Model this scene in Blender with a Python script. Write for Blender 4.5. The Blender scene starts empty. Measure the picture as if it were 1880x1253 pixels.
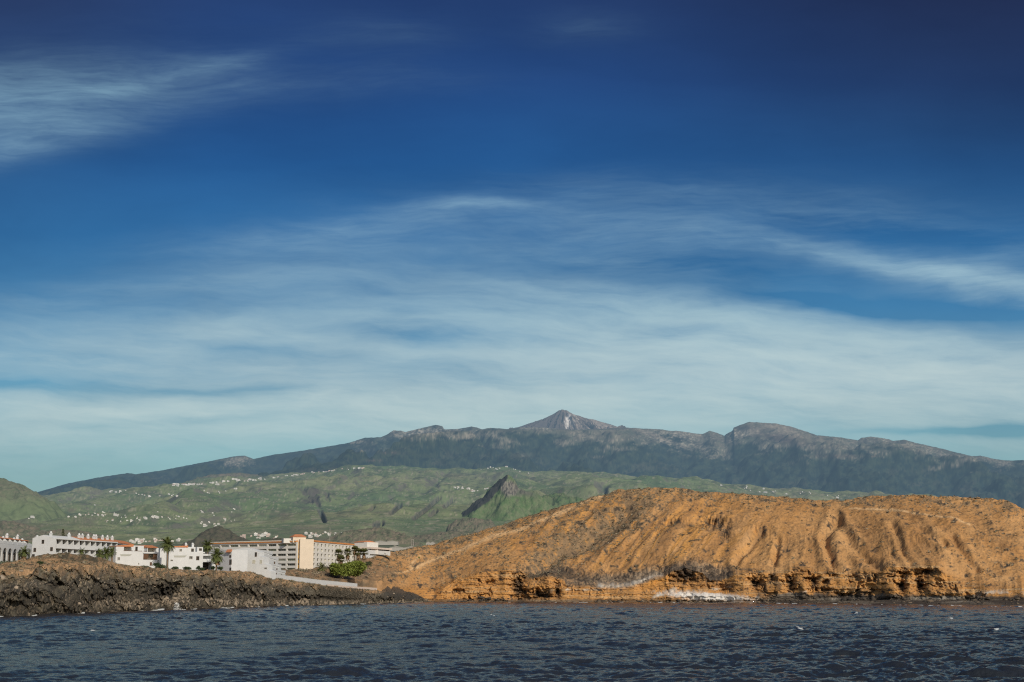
import bpy, math, random
import numpy as np
random.seed(7); RNG = np.random.default_rng(11)
PI = math.pi
sc = bpy.context.scene
COL = sc.collection
sc.view_settings.view_transform = 'Standard'; sc.view_settings.look = 'None'; sc.view_settings.exposure = 0; sc.view_settings.gamma = 1
sc.cycles.use_denoising = False; sc.cycles.filter_width = 1.2

# ------------------------------------------------------------------ survey
# The camera stands on a boat, 5 m above the sea, pitched up to the mountains.
F = 2611.0; CX = 940.0; CY = 626.5; HZ = 1089.0; CAMH = 5.0
PITCH = math.atan((HZ - CY) / F); SP, CP = math.sin(PITCH), math.cos(PITCH)
def A_(px, py):
    v = (CY - np.asarray(py, float)) / F
    return ((np.asarray(px, float) - CX) / F) / (CP - v * SP)
def E_(py):
    v = (CY - np.asarray(py, float)) / F
    return (SP + v * CP) / (CP - v * SP)
def P(px, py, Y):
    return (float(A_(px, py)) * Y, Y, CAMH + float(E_(py)) * Y)
def proj(x, y, z):
    e = (z - CAMH) / y; a = x / y
    v = (e * CP - SP) / (CP + e * SP)
    return CX + F * a * (CP - v * SP), CY - F * v
def line(pts):
    """survey polyline -> elevation tangent as a function of azimuth tangent"""
    p = np.array(pts, float)
    a = A_(p[:, 0], p[:, 1]); e = E_(p[:, 1])
    o = np.argsort(a)
    return lambda q: np.interp(q, a[o], e[o])
def table(pts, py=1050):
    p = np.array(pts, float); a = A_(p[:, 0], py)
    return lambda q: np.interp(q, a, p[:, 1])
def sstep(a, b, x):
    t = np.clip((x - a) / (b - a), 0, 1); return t * t * (3 - 2 * t)
def gauss(px, py, cx, cy, rx, ry, ang=0):
    c, s = math.cos(math.radians(ang)), math.sin(math.radians(ang))
    dx, dy = px - cx, py - cy
    u = (dx * c + dy * s) / rx; w = (-dx * s + dy * c) / ry
    return np.exp(-(u * u + w * w))
def polydist(px, py, pts, sy=1.0):
    d = np.full(np.shape(px), 1e9)
    for (x0, y0), (x1, y1) in zip(pts[:-1], pts[1:]):
        vx, vy = x1 - x0, (y1 - y0) * sy
        t = np.clip(((px - x0) * vx + (py - y0) * sy * vy) / (vx * vx + vy * vy), 0, 1)
        d = np.minimum(d, np.hypot(px - x0 - t * vx, (py - y0) * sy - t * vy))
    return d

# ------------------------------------------------------------------ noise
_perm = np.random.default_rng(5).permutation(256).astype(np.int32); _perm = np.concatenate([_perm, _perm, _perm])
_g = np.array([(1,1,0),(-1,1,0),(1,-1,0),(-1,-1,0),(1,0,1),(-1,0,1),(1,0,-1),(-1,0,-1),(0,1,1),(0,-1,1),(0,1,-1),(0,-1,-1),(1,1,0),(-1,1,0),(0,-1,1),(0,-1,-1)], np.float32)
def noise(x, y, z=0.0):
    x, y, z = np.broadcast_arrays(np.asarray(x, np.float32), np.asarray(y, np.float32), np.asarray(z, np.float32))
    xi, yi, zi = np.floor(x), np.floor(y), np.floor(z)
    fx, fy, fz = x - xi, y - yi, z - zi
    xi = xi.astype(np.int64) & 255; yi = yi.astype(np.int64) & 255; zi = zi.astype(np.int64) & 255
    u, v, w = [f * f * f * (f * (f * 6 - 15) + 10) for f in (fx, fy, fz)]
    def gr(i, j, k):
        h = _perm[_perm[_perm[xi + i] + yi + j] + zi + k] & 15
        g = _g[h]
        return g[..., 0] * (fx - i) + g[..., 1] * (fy - j) + g[..., 2] * (fz - k)
    def lp(a, b, t): return a + (b - a) * t
    return lp(lp(lp(gr(0,0,0), gr(1,0,0), u), lp(gr(0,1,0), gr(1,1,0), u), v),
              lp(lp(gr(0,0,1), gr(1,0,1), u), lp(gr(0,1,1), gr(1,1,1), u), v), w)
def fbm(x, y, z=0.0, o=4, g=0.5):
    s = 0; a = 1.0
    for i in range(o):
        s = s + a * noise(np.asarray(x) * 2.03 ** i + 17.3 * i, np.asarray(y) * 2.03 ** i + 5.1 * i, np.asarray(z) * 2.03 ** i + 9.7 * i); a *= g
    return s
def ridged(x, y, z=0.0, o=4, g=0.5):
    s = 0; a = 1.0; n = 0
    for i in range(o):
        s = s + a * (1 - 2 * np.abs(noise(np.asarray(x) * 2.03 ** i + 31.7 * i, np.asarray(y) * 2.03 ** i + 3.3 * i, np.asarray(z) * 2.03 ** i + 7.9 * i))); n += a; a *= g
    return s / n
def mixc(c0, c1, t):
    t = np.clip(t, 0, 1)[..., None]
    return np.asarray(c0) * (1 - t) + np.asarray(c1) * t

# ------------------------------------------------------------------ objects
def tag(o, label=None, cat=None, group=None, kind=None):
    if label: o['label'] = label
    if cat: o['category'] = cat
    if group: o['group'] = group
    if kind: o['kind'] = kind
    return o
def thing(name, label, cat, loc=(0, 0, 0), rotz=0.0, group=None):
    o = bpy.data.objects.new(name, None); COL.objects.link(o)
    o.location = loc; o.rotation_euler = (0, 0, rotz); o.empty_display_size = 0.5
    return tag(o, label, cat, group)
def link_mesh(name, me, m, parent=None, smooth=False):
    for mm in (m if isinstance(m, (list, tuple)) else [m]): me.materials.append(mm)
    if smooth: me.polygons.foreach_set('use_smooth', np.ones(len(me.polygons), bool))
    o = bpy.data.objects.new(name, me); COL.objects.link(o)
    if parent: o.parent = parent
    return o
def np_mesh(name, V, faces, colors=None, extra=None):
    """V (n,3); faces (m,k) int array"""
    me = bpy.data.meshes.new(name)
    V = np.ascontiguousarray(V, np.float32); fc = np.ascontiguousarray(faces, np.int32); k = fc.shape[1]
    me.vertices.add(len(V)); me.vertices.foreach_set('co', V.ravel())
    me.loops.add(fc.size); me.loops.foreach_set('vertex_index', fc.ravel())
    me.polygons.add(len(fc)); me.polygons.foreach_set('loop_start', np.arange(0, fc.size, k, dtype=np.int32))
    me.update(calc_edges=True)
    if colors is not None:
        at = me.attributes.new('Col', 'FLOAT_COLOR', 'POINT')
        c = np.ones((len(V), 4), np.float32); c[:, :3] = np.clip(colors.reshape(-1, 3), 0, 1); at.data.foreach_set('color', c.ravel())
    for nm, arr in (extra or {}).items():
        at = me.attributes.new(nm, 'FLOAT', 'POINT'); at.data.foreach_set('value', np.ascontiguousarray(arr, np.float32).ravel())
    return me
def sheet(name, X, Y, Z, m, colors=None, extra=None, kind='structure', smooth=True):
    nr, nc = X.shape
    V = np.stack([X, Y, Z], -1).reshape(-1, 3)
    i = np.arange(nr * nc).reshape(nr, nc)
    fc = np.stack([i[:-1, :-1], i[:-1, 1:], i[1:, 1:], i[1:, :-1]], -1).reshape(-1, 4)
    o = link_mesh(name, np_mesh(name, V, fc, colors, extra), m, None, smooth)
    if kind: o['kind'] = kind
    return o
class MB:
    """collects boxes, prisms, tubes and leaves into ONE mesh"""
    def __init__(s): s.v = []; s.f = []
    def add(s, vs, fs):
        n = len(s.v); s.v += [tuple(v) for v in vs]; s.f += [tuple(i + n for i in f) for f in fs]; return s
    def box(s, x0, x1, y0, y1, z0, z1, tz=0.0):
        return s.add([(x0,y0,z0),(x1,y0,z0),(x1,y1,z0),(x0,y1,z0),(x0,y0,z1),(x1,y0,z1+tz),(x1,y1,z1+tz),(x0,y1,z1)],
                     [(0,3,2,1),(4,5,6,7),(0,1,5,4),(1,2,6,5),(2,3,7,6),(3,0,4,7)])
    def prism_y(s, pts, y0, y1):
        n = len(pts)
        return s.add([(x,y0,z) for x, z in pts] + [(x,y1,z) for x, z in pts],
                     [tuple(range(n)), tuple(range(2*n-1, n-1, -1))] + [(i, i+n, (i+1)%n+n, (i+1)%n) for i in range(n)])
    def prism_x(s, pts, x0, x1):
        n = len(pts)
        return s.add([(x0,y,z) for y, z in pts] + [(x1,y,z) for y, z in pts],
                     [tuple(range(n-1, -1, -1)), tuple(range(n, 2*n))] + [(i, (i+1)%n, (i+1)%n+n, i+n) for i in range(n)])
    def tube(s, pts, rad, n=6, cap=True):
        rings = []
        for k, (p, r) in enumerate(zip(pts, rad)):
            a = np.array(pts[min(k+1, len(pts)-1)], float) - np.array(pts[max(k-1, 0)], float); a /= np.linalg.norm(a) + 1e-9
            h = np.array((1,0,0)) if abs(a[0]) < .9 else np.array((0,1,0))
            u = np.cross(a, h); u /= np.linalg.norm(u); w = np.cross(a, u)
            rings.append([tuple(np.array(p) + r * (math.cos(2*PI*i/n) * u + math.sin(2*PI*i/n) * w)) for i in range(n)])
        fs = [(k*n+i, k*n+(i+1)%n, (k+1)*n+(i+1)%n, (k+1)*n+i) for k in range(len(rings)-1) for i in range(n)]
        if cap: fs += [tuple(range(n-1, -1, -1)), tuple((len(rings)-1)*n + i for i in range(n))]
        return s.add([v for r in rings for v in r], fs)
    def lathe(s, prof, cx=0, cy=0, n=10):
        vs = [(cx + r*math.cos(2*PI*i/n), cy + r*math.sin(2*PI*i/n), z) for r, z in prof for i in range(n)]
        fs = [(k*n+i, k*n+(i+1)%n, (k+1)*n+(i+1)%n, (k+1)*n+i) for k in range(len(prof)-1) for i in range(n)]
        fs += [tuple(range(n-1, -1, -1)), tuple((len(prof)-1)*n + i for i in range(n))]
        return s.add(vs, fs)
    def build(s, name, m, parent=None, smooth=False):
        me = bpy.data.meshes.new(name); me.from_pydata(s.v, [], s.f); me.update()
        return link_mesh(name, me, m, parent, smooth)

# ------------------------------------------------------------------ node expressions
class NX:
    def __init__(s, nt): s.nt = nt
    def n(s, t, **kw):
        nd = s.nt.nodes.new(t)
        for k, v in kw.items(): setattr(nd, k, v)
        return nd
    def setin(s, nd, i, v):
        if v is None: return
        if isinstance(v, bpy.types.NodeSocket): s.nt.links.new(v, nd.inputs[i])
        else: nd.inputs[i].default_value = v
    def m(s, op, a, b=None, c=None, clamp=False):
        nd = s.n('ShaderNodeMath', operation=op, use_clamp=clamp)
        s.setin(nd, 0, a); s.setin(nd, 1, b); s.setin(nd, 2, c); return nd.outputs[0]
    def vm(s, op, a, b=None):
        nd = s.n('ShaderNodeVectorMath', operation=op); s.setin(nd, 0, a); s.setin(nd, 1, b); return nd.outputs[0]
    def comb(s, x, y, z=0.0):
        nd = s.n('ShaderNodeCombineXYZ'); s.setin(nd, 0, x); s.setin(nd, 1, y); s.setin(nd, 2, z); return nd.outputs[0]
    def noise(s, vec, scale, detail=4, rough=.55, dist=0.0):
        nd = s.n('ShaderNodeTexNoise'); s.setin(nd, 'Vector', vec); nd.inputs['Scale'].default_value = scale
        nd.inputs['Detail'].default_value = detail; nd.inputs['Roughness'].default_value = rough; nd.inputs['Distortion'].default_value = dist
        return nd.outputs[0]
    def ramp(s, f, stops, interp='LINEAR'):
        nd = s.n('ShaderNodeValToRGB'); s.setin(nd, 0, f); cr = nd.color_ramp; cr.interpolation = interp
        while len(cr.elements) < len(stops): cr.elements.new(.5)
        for e, (p, c) in zip(cr.elements, stops): e.position = p; e.color = (*c, 1) if len(c) == 3 else c
        return nd.outputs[0]
    def maprange(s, v, a, b, c=0., d=1., smooth=False):
        nd = s.n('ShaderNodeMapRange'); nd.interpolation_type = 'SMOOTHSTEP' if smooth else 'LINEAR'
        s.setin(nd, 0, v); 
        for i, q in enumerate((a, b, c, d)): s.setin(nd, i + 1, q)
        return nd.outputs[0]
    def mixrgb(s, f, a, b, mode='MIX'):
        nd = s.n('ShaderNodeMix', data_type='RGBA', blend_type=mode); s.setin(nd, 0, f); s.setin(nd, 6, a); s.setin(nd, 7, b); return nd.outputs[2]
def lin(r, g, b):
    f = lambda c: ((c/255 + .055) / 1.055) ** 2.4 if c > 10 else c/255/12.92
    return (f(r), f(g), f(b))
def rgba(c): return (*c, 1)

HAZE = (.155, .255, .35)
def surface(name, col=None, attr=False, rough=.95, spec=.1, vary=.3, vscale=1.0, vstretch=(1,1,1), bump=0., bscale=2., bdist=.3, haze=0.0, detail=6, tint=None, metallic=0.):
    m = bpy.data.materials.new(name); m.use_nodes = True; nt = m.node_tree; nt.nodes.clear(); x = NX(nt)
    geo = x.n('ShaderNodeNewGeometry'); tc = x.n('ShaderNodeTexCoord')
    pos = x.vm('MULTIPLY', tc.outputs['Object'], vstretch)
    if attr:
        at = x.n('ShaderNodeAttribute'); at.attribute_name = 'Col'; c = at.outputs['Color']
    else: c = x.n('ShaderNodeRGB').outputs[0]; c.default_value = rgba(col)
    if vary:
        f = x.noise(pos, vscale, detail, .6)
        k = x.maprange(f, .25, .75, 1 - vary, 1 + vary)
        c = x.vm('SCALE', c); c.node.inputs['Scale'].default_value = 1; nt.links.new(k, c.node.inputs['Scale'])
        if tint:
            f2 = x.noise(pos, vscale * .31, 3, .5)
            c = x.mixrgb(x.maprange(f2, .45, .7), c, x.mixrgb(1.0, c, rgba(tint), 'MULTIPLY'))
    b = x.n('ShaderNodeBsdfPrincipled'); x.setin(b, 'Base Color', c); b.inputs['Roughness'].default_value = rough
    b.inputs['Specular IOR Level'].default_value = spec; b.inputs['Metallic'].default_value = metallic
    if bump:
        bp = x.n('ShaderNodeBump'); bp.inputs['Strength'].default_value = bump; bp.inputs['Distance'].default_value = bdist
        x.setin(bp, 'Height', x.noise(tc.outputs['Object'], bscale, 8, .65)); nt.links.new(bp.outputs[0], b.inputs['Normal'])
    out = x.n('ShaderNodeOutputMaterial'); sh = b.outputs[0]
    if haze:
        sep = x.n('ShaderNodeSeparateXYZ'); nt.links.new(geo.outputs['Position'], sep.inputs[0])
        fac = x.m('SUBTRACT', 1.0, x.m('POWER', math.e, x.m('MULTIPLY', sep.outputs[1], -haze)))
        em = x.n('ShaderNodeEmission'); em.inputs[0].default_value = rgba(HAZE); em.inputs[1].default_value = 1.  # aerial haze put into the material: a glow growing with distance
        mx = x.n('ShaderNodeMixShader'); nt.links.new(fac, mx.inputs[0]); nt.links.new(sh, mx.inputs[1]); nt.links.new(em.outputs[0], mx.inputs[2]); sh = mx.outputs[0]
    nt.links.new(sh, out.inputs[0]); return m
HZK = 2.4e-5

# ------------------------------------------------------------------ camera, sun, sky
cam = bpy.data.cameras.new('camera'); co = bpy.data.objects.new('camera', cam); COL.objects.link(co)
cam.sensor_width = 36; cam.lens = F / 1880 * 36; cam.clip_start = .5; cam.clip_end = 120000
co.location = (0, 0, CAMH); co.rotation_euler = (PI/2 + PITCH, 0, 0); sc.camera = co
SUN_EL, SUN_AZ = math.radians(31), math.radians(151)      # azimuth clockwise from north (+Y)
sd = (math.sin(SUN_AZ)*math.cos(SUN_EL), math.cos(SUN_AZ)*math.cos(SUN_EL), math.sin(SUN_EL))
sl = bpy.data.lights.new('sun', 'SUN'); sl.energy = 3.6; sl.angle = math.radians(.53); sl.color = (1., .90, .76)
so = bpy.data.objects.new('sun', sl); COL.objects.link(so)
from mathutils import Vector
so.rotation_euler = Vector(sd).to_track_quat('Z', 'Y').to_euler(); so.location = (300, -300, 300)

def build_world():
    w = bpy.data.worlds.new('World'); sc.world = w; w.use_nodes = True; nt = w.node_tree; nt.nodes.clear(); x = NX(nt)
    tc = x.n('ShaderNodeTexCoord'); d = tc.outputs['Generated']; sep = x.n('ShaderNodeSeparateXYZ'); nt.links.new(d, sep.inputs[0])
    dx, dy, dz = sep.outputs
    ys = x.m('MAXIMUM', dy, .15)
    U = x.m('MULTIPLY', x.m('DIVIDE', dx, ys), F); V = x.m('MULTIPLY', x.m('DIVIDE', dz, ys), F)
    # slow bending of the cirrus sheets
    wv = x.comb(x.m('MULTIPLY', U, 1/520), x.m('MULTIPLY', V, 1/170))
    w1 = x.m('SUBTRACT', x.noise(wv, 1.0, 4, .5), .5)
    wv2 = x.comb(x.m('MULTIPLY', U, 1/300), x.m('MULTIPLY', V, 1/120), 7.3)
    w2 = x.m('SUBTRACT', x.noise(wv2, 1.0, 5, .55), .5)
    Vw = x.m('ADD', V, x.m('ADD', x.m('MULTIPLY', w1, 75.), x.m('MULTIPLY', w2, 38.)))
    Uw = x.m('ADD', U, x.m('MULTIPLY', w2, 160.))
    # fibres, drawn out along the wind
    q = x.m('ADD', Vw, x.m('MULTIPLY', Uw, .07))
    fib = x.noise(x.comb(x.m('MULTIPLY', Uw, 1/330), x.m('MULTIPLY', q, 1/46)), 1., 7, .62)
    fib2 = x.noise(x.comb(x.m('MULTIPLY', Uw, 1/120), x.m('MULTIPLY', q, 1/24), 3.), 1., 6, .6)
    fibm = x.maprange(x.m('ADD', x.m('MULTIPLY', fib, .72), x.m('MULTIPLY', fib2, .28)), .30, .72, .25, 1.35)
    fib3 = x.noise(x.comb(x.m('MULTIPLY', Uw, 1/95), x.m('MULTIPLY', x.m('ADD', Vw, x.m('MULTIPLY', Uw, -.05)), 1/9.), 5.), 1., 5, .6)
    fibm = x.m('MULTIPLY', fibm, x.maprange(fib3, .3, .7, .72, 1.28))
    def streak(px, py, L, W, ang):
        a0 = float(A_(px, py)) * F; e0 = float(E_(py)) * F; t = math.radians(-ang); c, s = math.cos(t), math.sin(t)
        du = x.m('SUBTRACT', Uw, a0); dv = x.m('SUBTRACT', Vw, e0)
        p = x.m('MULTIPLY_ADD', du, c / L, x.m('MULTIPLY', dv, s / L)); r = x.m('MULTIPLY_ADD', du, -s / W, x.m('MULTIPLY', dv, c / W))
        return x.m('POWER', math.e, x.m('MULTIPLY', x.m('MULTIPLY_ADD', p, p, x.m('MULTIPLY', r, r)), -1.))
    def total(lst):
        s = None
        for px, py, L, W, ang, amp in lst:
            k = streak(px, py, L, W, ang)
            s = x.m('MULTIPLY', k, amp) if s is None else x.m('MULTIPLY_ADD', k, amp, s)
        return s
    fibrous = total(CLOUDS); gaps = total(GAPS); veil = total(VEIL)
    dens = x.m('MULTIPLY_ADD', fibrous, fibm, x.m('MULTIPLY', veil, x.maprange(x.m('MULTIPLY_ADD', fib2, .35, x.m('MULTIPLY', fib, .65)), .32, .68, .45, 1.45)))
    dens = x.m('SUBTRACT', dens, x.m('MULTIPLY', gaps, x.maprange(fib2, .3, .7, .7, 1.2)))
    dens = x.m('MAXIMUM', dens, 0.)
    dens = x.m('SUBTRACT', 1.0, x.m('POWER', math.e, x.m('MULTIPLY', dens, -1.12)), clamp=True)
    front = x.maprange(dy, .1, .35, 0, 1, True)
    dens = x.m('MULTIPLY', dens, front)
    # clear air, by elevation
    el = x.m('DIVIDE', V, 1400.)
    stops = []
    for py, c in SKYRAMP: stops.append((max(0., float(E_(py)) * F / 1400.), lin(*c)))
    stops = sorted(stops)
    clear = x.ramp(el, stops)
    pat = x.noise(x.comb(x.m('MULTIPLY', Uw, 1/640), x.m('MULTIPLY', Vw, 1/210), 2.2), 1., 5, .55)
    clear = x.mixrgb(x.maprange(pat, .3, .7, 0, 1), x.mixrgb(1., clear, (.84, .86, .88, 1), 'MULTIPLY'), x.mixrgb(1., clear, (1.17, 1.14, 1.10, 1), 'MULTIPLY'))
    # corner darkening put into the sky: upper right deeper, far left greyer
    side = x.maprange(U, -200, 1000, 0, 1, True)
    hi = x.maprange(V, 520, 1050, 0, 1, True)
    clear = x.mixrgb(x.m('MULTIPLY', side, hi), clear, x.mixrgb(1., clear, (.92, .58, .53, 1), 'MULTIPLY'))
    left = x.maprange(U, -1000, -500, 1, 0, True)
    clear = x.mixrgb(x.m('MULTIPLY', left, hi), clear, x.mixrgb(1., clear, (1.35, .97, .84, 1), 'MULTIPLY'))
    sky = x.n('ShaderNodeTexSky', sky_type='NISHITA'); sky.sun_disc = False; sky.sun_elevation = SUN_EL; sky.sun_rotation = SUN_AZ
    sky.air_density = 1.; sky.dust_density = 1.; sky.ozone_density = 2.
    ns = x.vm('SCALE', sky.outputs[0]); ns.node.inputs['Scale'].default_value = .10
    cloudc = x.ramp(x.m('DIVIDE', V, 1000.), [(.20, lin(202, 217, 212)), (.40, lin(199, 215, 213)), (.52, lin(180, 207, 212)), (.62, lin(164, 197, 211)), (.74, lin(148, 186, 207)), (.95, lin(140, 180, 200))])
    graded = x.mixrgb(dens, clear, cloudc)
    graded = x.mixrgb(.02, graded, ns)
    fin = x.mixrgb(front, ns, graded)
    bg = x.n('ShaderNodeBackground'); nt.links.new(fin, bg.inputs[0]); bg.inputs[1].default_value = 1.0
    o = x.n('ShaderNodeOutputWorld'); nt.links.new(bg.outputs[0], o.inputs[0])

SKYRAMP = [(-300, (26, 50, 98)), (0, (33, 60, 110)), (150, (31, 69, 126)), (300, (33, 86, 144)), (430, (42, 101, 155)), (560, (62, 122, 168)), (700, (96, 150, 180)), (820, (122, 170, 182)), (900, (140, 178, 180)), (1089, (150, 182, 182))]
CLOUDS = [(20, 170, 260, 56, -3, .50), (-40, 220, 220, 60, -8, .42), (260, 150, 190, 20, -13, .32), (60, 262, 240, 36, -14, .30), (380, 140, 150, 40, 2, .13), (640, 150, 260, 34, 0, .055), (300, 60, 400, 50, 0, .012),
          (1070, 50, 110, 30, 0, .06), (700, 60, 140, 44, 0, .05), (890, 381, 130, 9, -1, .34), (690, 405, 240, 22, -8, .20), (1000, 425, 360, 50, 3, .17), (620, 440, 260, 32, -8, .15),
          (1080, 345, 190, 36, 0, .07), (1330, 370, 320, 46, 2, .11), (1300, 442, 260, 32, 8, .2), (1600, 478, 230, 18, 11, .50), (1840, 520, 200, 28, 9, .72), (1840, 468, 110, 20, -10, .18), (1600, 405, 320, 50, 4, .10), (1250, 500, 330, 26, 5, .10),
          (440, 515, 300, 22, -2, .15), (80, 552, 200, 20, 4, .12), (1500, 395, 300, 26, 6, .05), (380, 440, 200, 24, -4, .07), (565, 733, 50, 18, -15, .3), (1180, 548, 320, 22, 5, .24), (300, 665, 300, 16, 2, .16), (1100, 480, 200, 16, 6, .09), (60, 660, 200, 14, 2, .16), (200, 755, 300, 14, 1, .2)]
VEIL = [(1000, 565, 440, 58, 3, .46), (820, 640, 760, 52, 2, .36), (1560, 660, 640, 56, 3, .90), (940, 750, 1300, 70, 0, .85), (440, 605, 340, 46, -3, .32), (620, 490, 420, 50, -5, .15), (1450, 600, 320, 30, 5, .42), (0, 800, 500, 60, 0, .2), (0, 620, 300, 50, 0, .12)]
GAPS = [(1230, 494, 260, 22, 5, .12), (1640, 558, 260, 16, 4, .26), (740, 618, 130, 15, 4, .5), (1290, 608, 110, 13, 2, .4), (1000, 628, 120, 9, 5, .34), (90, 715, 240, 18, 1, .45), (420, 715, 160, 10, 0, .25), (1850, 787, 110, 9, -6, .5), (1700, 795, 160, 8, -4, .35), (520, 640, 160, 12, 3, .3), (1650, 420, 200, 26, 6, .12), (400, 770, 260, 10, -2, .25)]
build_world()
# ------------------------------------------------------------------ the sea
def ocean_tile(N, L, wind, wdir, hs, seed, cut):
    r = np.random.default_rng(seed); k1 = 2*PI*np.fft.fftfreq(N, L/N); kx, ky = np.meshgrid(k1, k1); k = np.hypot(kx, ky); k[0,0] = 1e-6
    Lw = wind*wind/9.81; c = (kx*math.cos(wdir) + ky*math.sin(wdir)) / k
    S = np.exp(-1/(k*Lw)**2) / k**4 * (np.abs(c)**2*.85 + .15) * np.exp(-(k*cut)**2); S[0,0] = 0
    h = np.sqrt(S) * (r.normal(size=(N,N)) + 1j*r.normal(size=(N,N)))
    H = np.fft.ifft2(h).real; s = hs / 4 / H.std()
    dx = np.fft.ifft2(-1j*kx/k*h).real * s; dy = np.fft.ifft2(-1j*ky/k*h).real * s
    return H*s, dx, dy, L
def samp(tile, x, y):
    H, dx, dy, L = tile; N = H.shape[0]
    u = (x / L * N) % N; v = (y / L * N) % N; i = np.floor(u).astype(int); j = np.floor(v).astype(int); fu, fv = u-i, v-j
    i %= N; j %= N; i1, j1 = (i+1) % N, (j+1) % N
    return [a[j,i]*(1-fu)*(1-fv) + a[j,i1]*fu*(1-fv) + a[j1,i]*(1-fu)*fv + a[j1,i1]*fu*fv for a in (H, dx, dy)]
t1 = ocean_tile(512, 96., 4.9, math.radians(80), .48, 3, .13)
t2 = ocean_tile(512, 41., 2.7, math.radians(108), .28, 8, .05); t3 = ocean_tile(512, 23., 1.9, math.radians(62), .11, 21, .04)
WATER_LEFT = [(-700,1180),(-250,1142),(0,1133),(130,1128),(230,1123),(340,1119.5),(420,1117),(560,1112.5),(650,1110),(720,1108),(790,1106.2)]
WATER_RIGHT = [(790,1106.2),(1000,1106.6),(1300,1107.2),(1500,1109),(1700,1112),(1880,1115),(2300,1121)]
def gsm(v, k):
    w = np.exp(-(np.arange(-3*k, 3*k + 1)/k)**2); w /= w.sum(); return np.convolve(np.pad(v, 3*k, 'edge'), w, 'valid')
def depth_of(py): return CAMH / -float(E_(py))
def wtable(pts):
    a = np.array([float(A_(px, py)) for px, py in pts]); y = np.array([depth_of(py) for px, py in pts]); o = np.argsort(a)
    return lambda q: np.interp(q, a[o], y[o])
YW_L = wtable(WATER_LEFT); YW_R = wtable(WATER_RIGHT)
WHITECAPS = [(1467,1157,13,2.2),(1452,1159,8,1.4),(345,1188,9,1.2),(170,1160,9,1.0),(1745,1137,6,.9),(1828,1158,8,1.3),(1850,1168,10,.9),(1440,1140,7,.8),(775,1147,8,.8),(1095,1144,5,.8),(1575,1127,9,.8),(1700,1190,14,.9),(905,1131,5,.6)]
def build_sea():
    ai = np.concatenate([np.linspace(-1.3, -.37, 90)[:-1], np.linspace(-.37, .37, 1500), np.linspace(.37, 1.3, 90)[1:]])
    yr = np.concatenate([np.geomspace(14, 70, 120)[:-1], np.geomspace(70, 330, 640)[:-1], np.geomspace(330, 960, 300)])
    Aq, Y = np.meshgrid(ai, yr); X = Aq * Y
    h1, ax, ay = samp(t1, X, Y); h2, bx, by = samp(t2, X, Y); h3, ex, ey = samp(t3, X, Y)
    gust = .75 + .75 * fbm(X/60, Y/120, 2.2, 3)
    Z = h1 + h2 * gust + h3 * gust + .06 * fbm(X/9, Y/14, 0, 2)
    Xd = X + .9*ax + .9*bx + .8*ex; Yd = Y + .9*ay + .9*by + .8*ey
    px, py = proj(Xd, Yd, np.zeros_like(Xd))
    foam = np.zeros_like(X)
    n = fbm(X*.9, Y*.35, 1.3, 4)
    for cx, cy, rx, ry in WHITECAPS:
        g = gauss(px, py, cx, cy, rx, ry, 6); foam = np.maximum(foam, g * (.62 + 1.5*n)); Z += .20 * g * (cy > 1150) * (ry > 2)
    yw = np.where(Aq < float(A_(790, 1106)), YW_L(Aq), YW_R(Aq))
    nf = fbm(Aq*210, Y*.02, 4.4, 4)
    shore = np.exp(-((Y - yw + 1.5) / (yw * .014))**2) * np.clip((nf - np.where(Aq < float(A_(700, 1106)), -.10, .08)) * 4, 0, 1)
    foam = np.maximum(foam, shore * .95)
    Z = Z * np.clip(1.3 - Y/1600, .5, 1)
    m = bpy.data.materials.new('sea_water'); m.use_nodes = True; nt = m.node_tree; nt.nodes.clear(); x = NX(nt)
    tc = x.n('ShaderNodeTexCoord'); b = x.n('ShaderNodeBsdfPrincipled')
    at = x.n('ShaderNodeAttribute'); at.attribute_name = 'foam'
    fn = x.noise(x.vm('MULTIPLY', tc.outputs['Object'], (1, .5, 1)), 2.6, 6, .7)
    fm = x.maprange(x.m('ADD', at.outputs['Fac'], x.m('MULTIPLY', x.m('SUBTRACT', fn, .5), .9)), .42, .72, 0, 1, True)
    deep = x.mixrgb(x.noise(tc.outputs['Object'], .02, 3, .5), rgba((.016, .020, .025)), rgba((.024, .028, .034)))
    bp = x.n('ShaderNodeBump'); bp.inputs['Strength'].default_value = 1.0; bp.inputs['Distance'].default_value = .15
    hgt = x.m('ADD', x.noise(x.vm('MULTIPLY', tc.outputs['Object'], (1, .7, 1)), 1.3, 5, .6), x.m('MULTIPLY', x.noise(x.vm('MULTIPLY', tc.outputs['Object'], (.8, 1.2, 1)), 4.3, 3, .6), .3))
    x.setin(bp, 'Height', hgt)
    df = x.n('ShaderNodeBsdfDiffuse'); x.setin(df, 'Color', deep); nt.links.new(bp.outputs[0], df.inputs['Normal'])
    gl = x.n('ShaderNodeBsdfGlossy'); gl.inputs['Color'].default_value = (.88, .79, .70, 1); gl.inputs['Roughness'].default_value = .12; nt.links.new(bp.outputs[0], gl.inputs['Normal'])
    fr = x.n('ShaderNodeFresnel'); fr.inputs['IOR'].default_value = 1.30; nt.links.new(bp.outputs[0], fr.inputs['Normal'])
    mw = x.n('ShaderNodeMixShader'); x.setin(mw, 0, x.m('MULTIPLY', fr.outputs[0], .9)); nt.links.new(df.outputs[0], mw.inputs[1]); nt.links.new(gl.outputs[0], mw.inputs[2])
    fo = x.n('ShaderNodeBsdfDiffuse'); fo.inputs['Color'].default_value = (.55, .57, .54, 1)
    mx = x.n('ShaderNodeMixShader'); x.setin(mx, 0, fm); nt.links.new(mw.outputs[0], mx.inputs[1]); nt.links.new(fo.outputs[0], mx.inputs[2])
    nt.nodes.remove(b); o = x.n('ShaderNodeOutputMaterial'); nt.links.new(mx.outputs[0], o.inputs[0])
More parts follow.
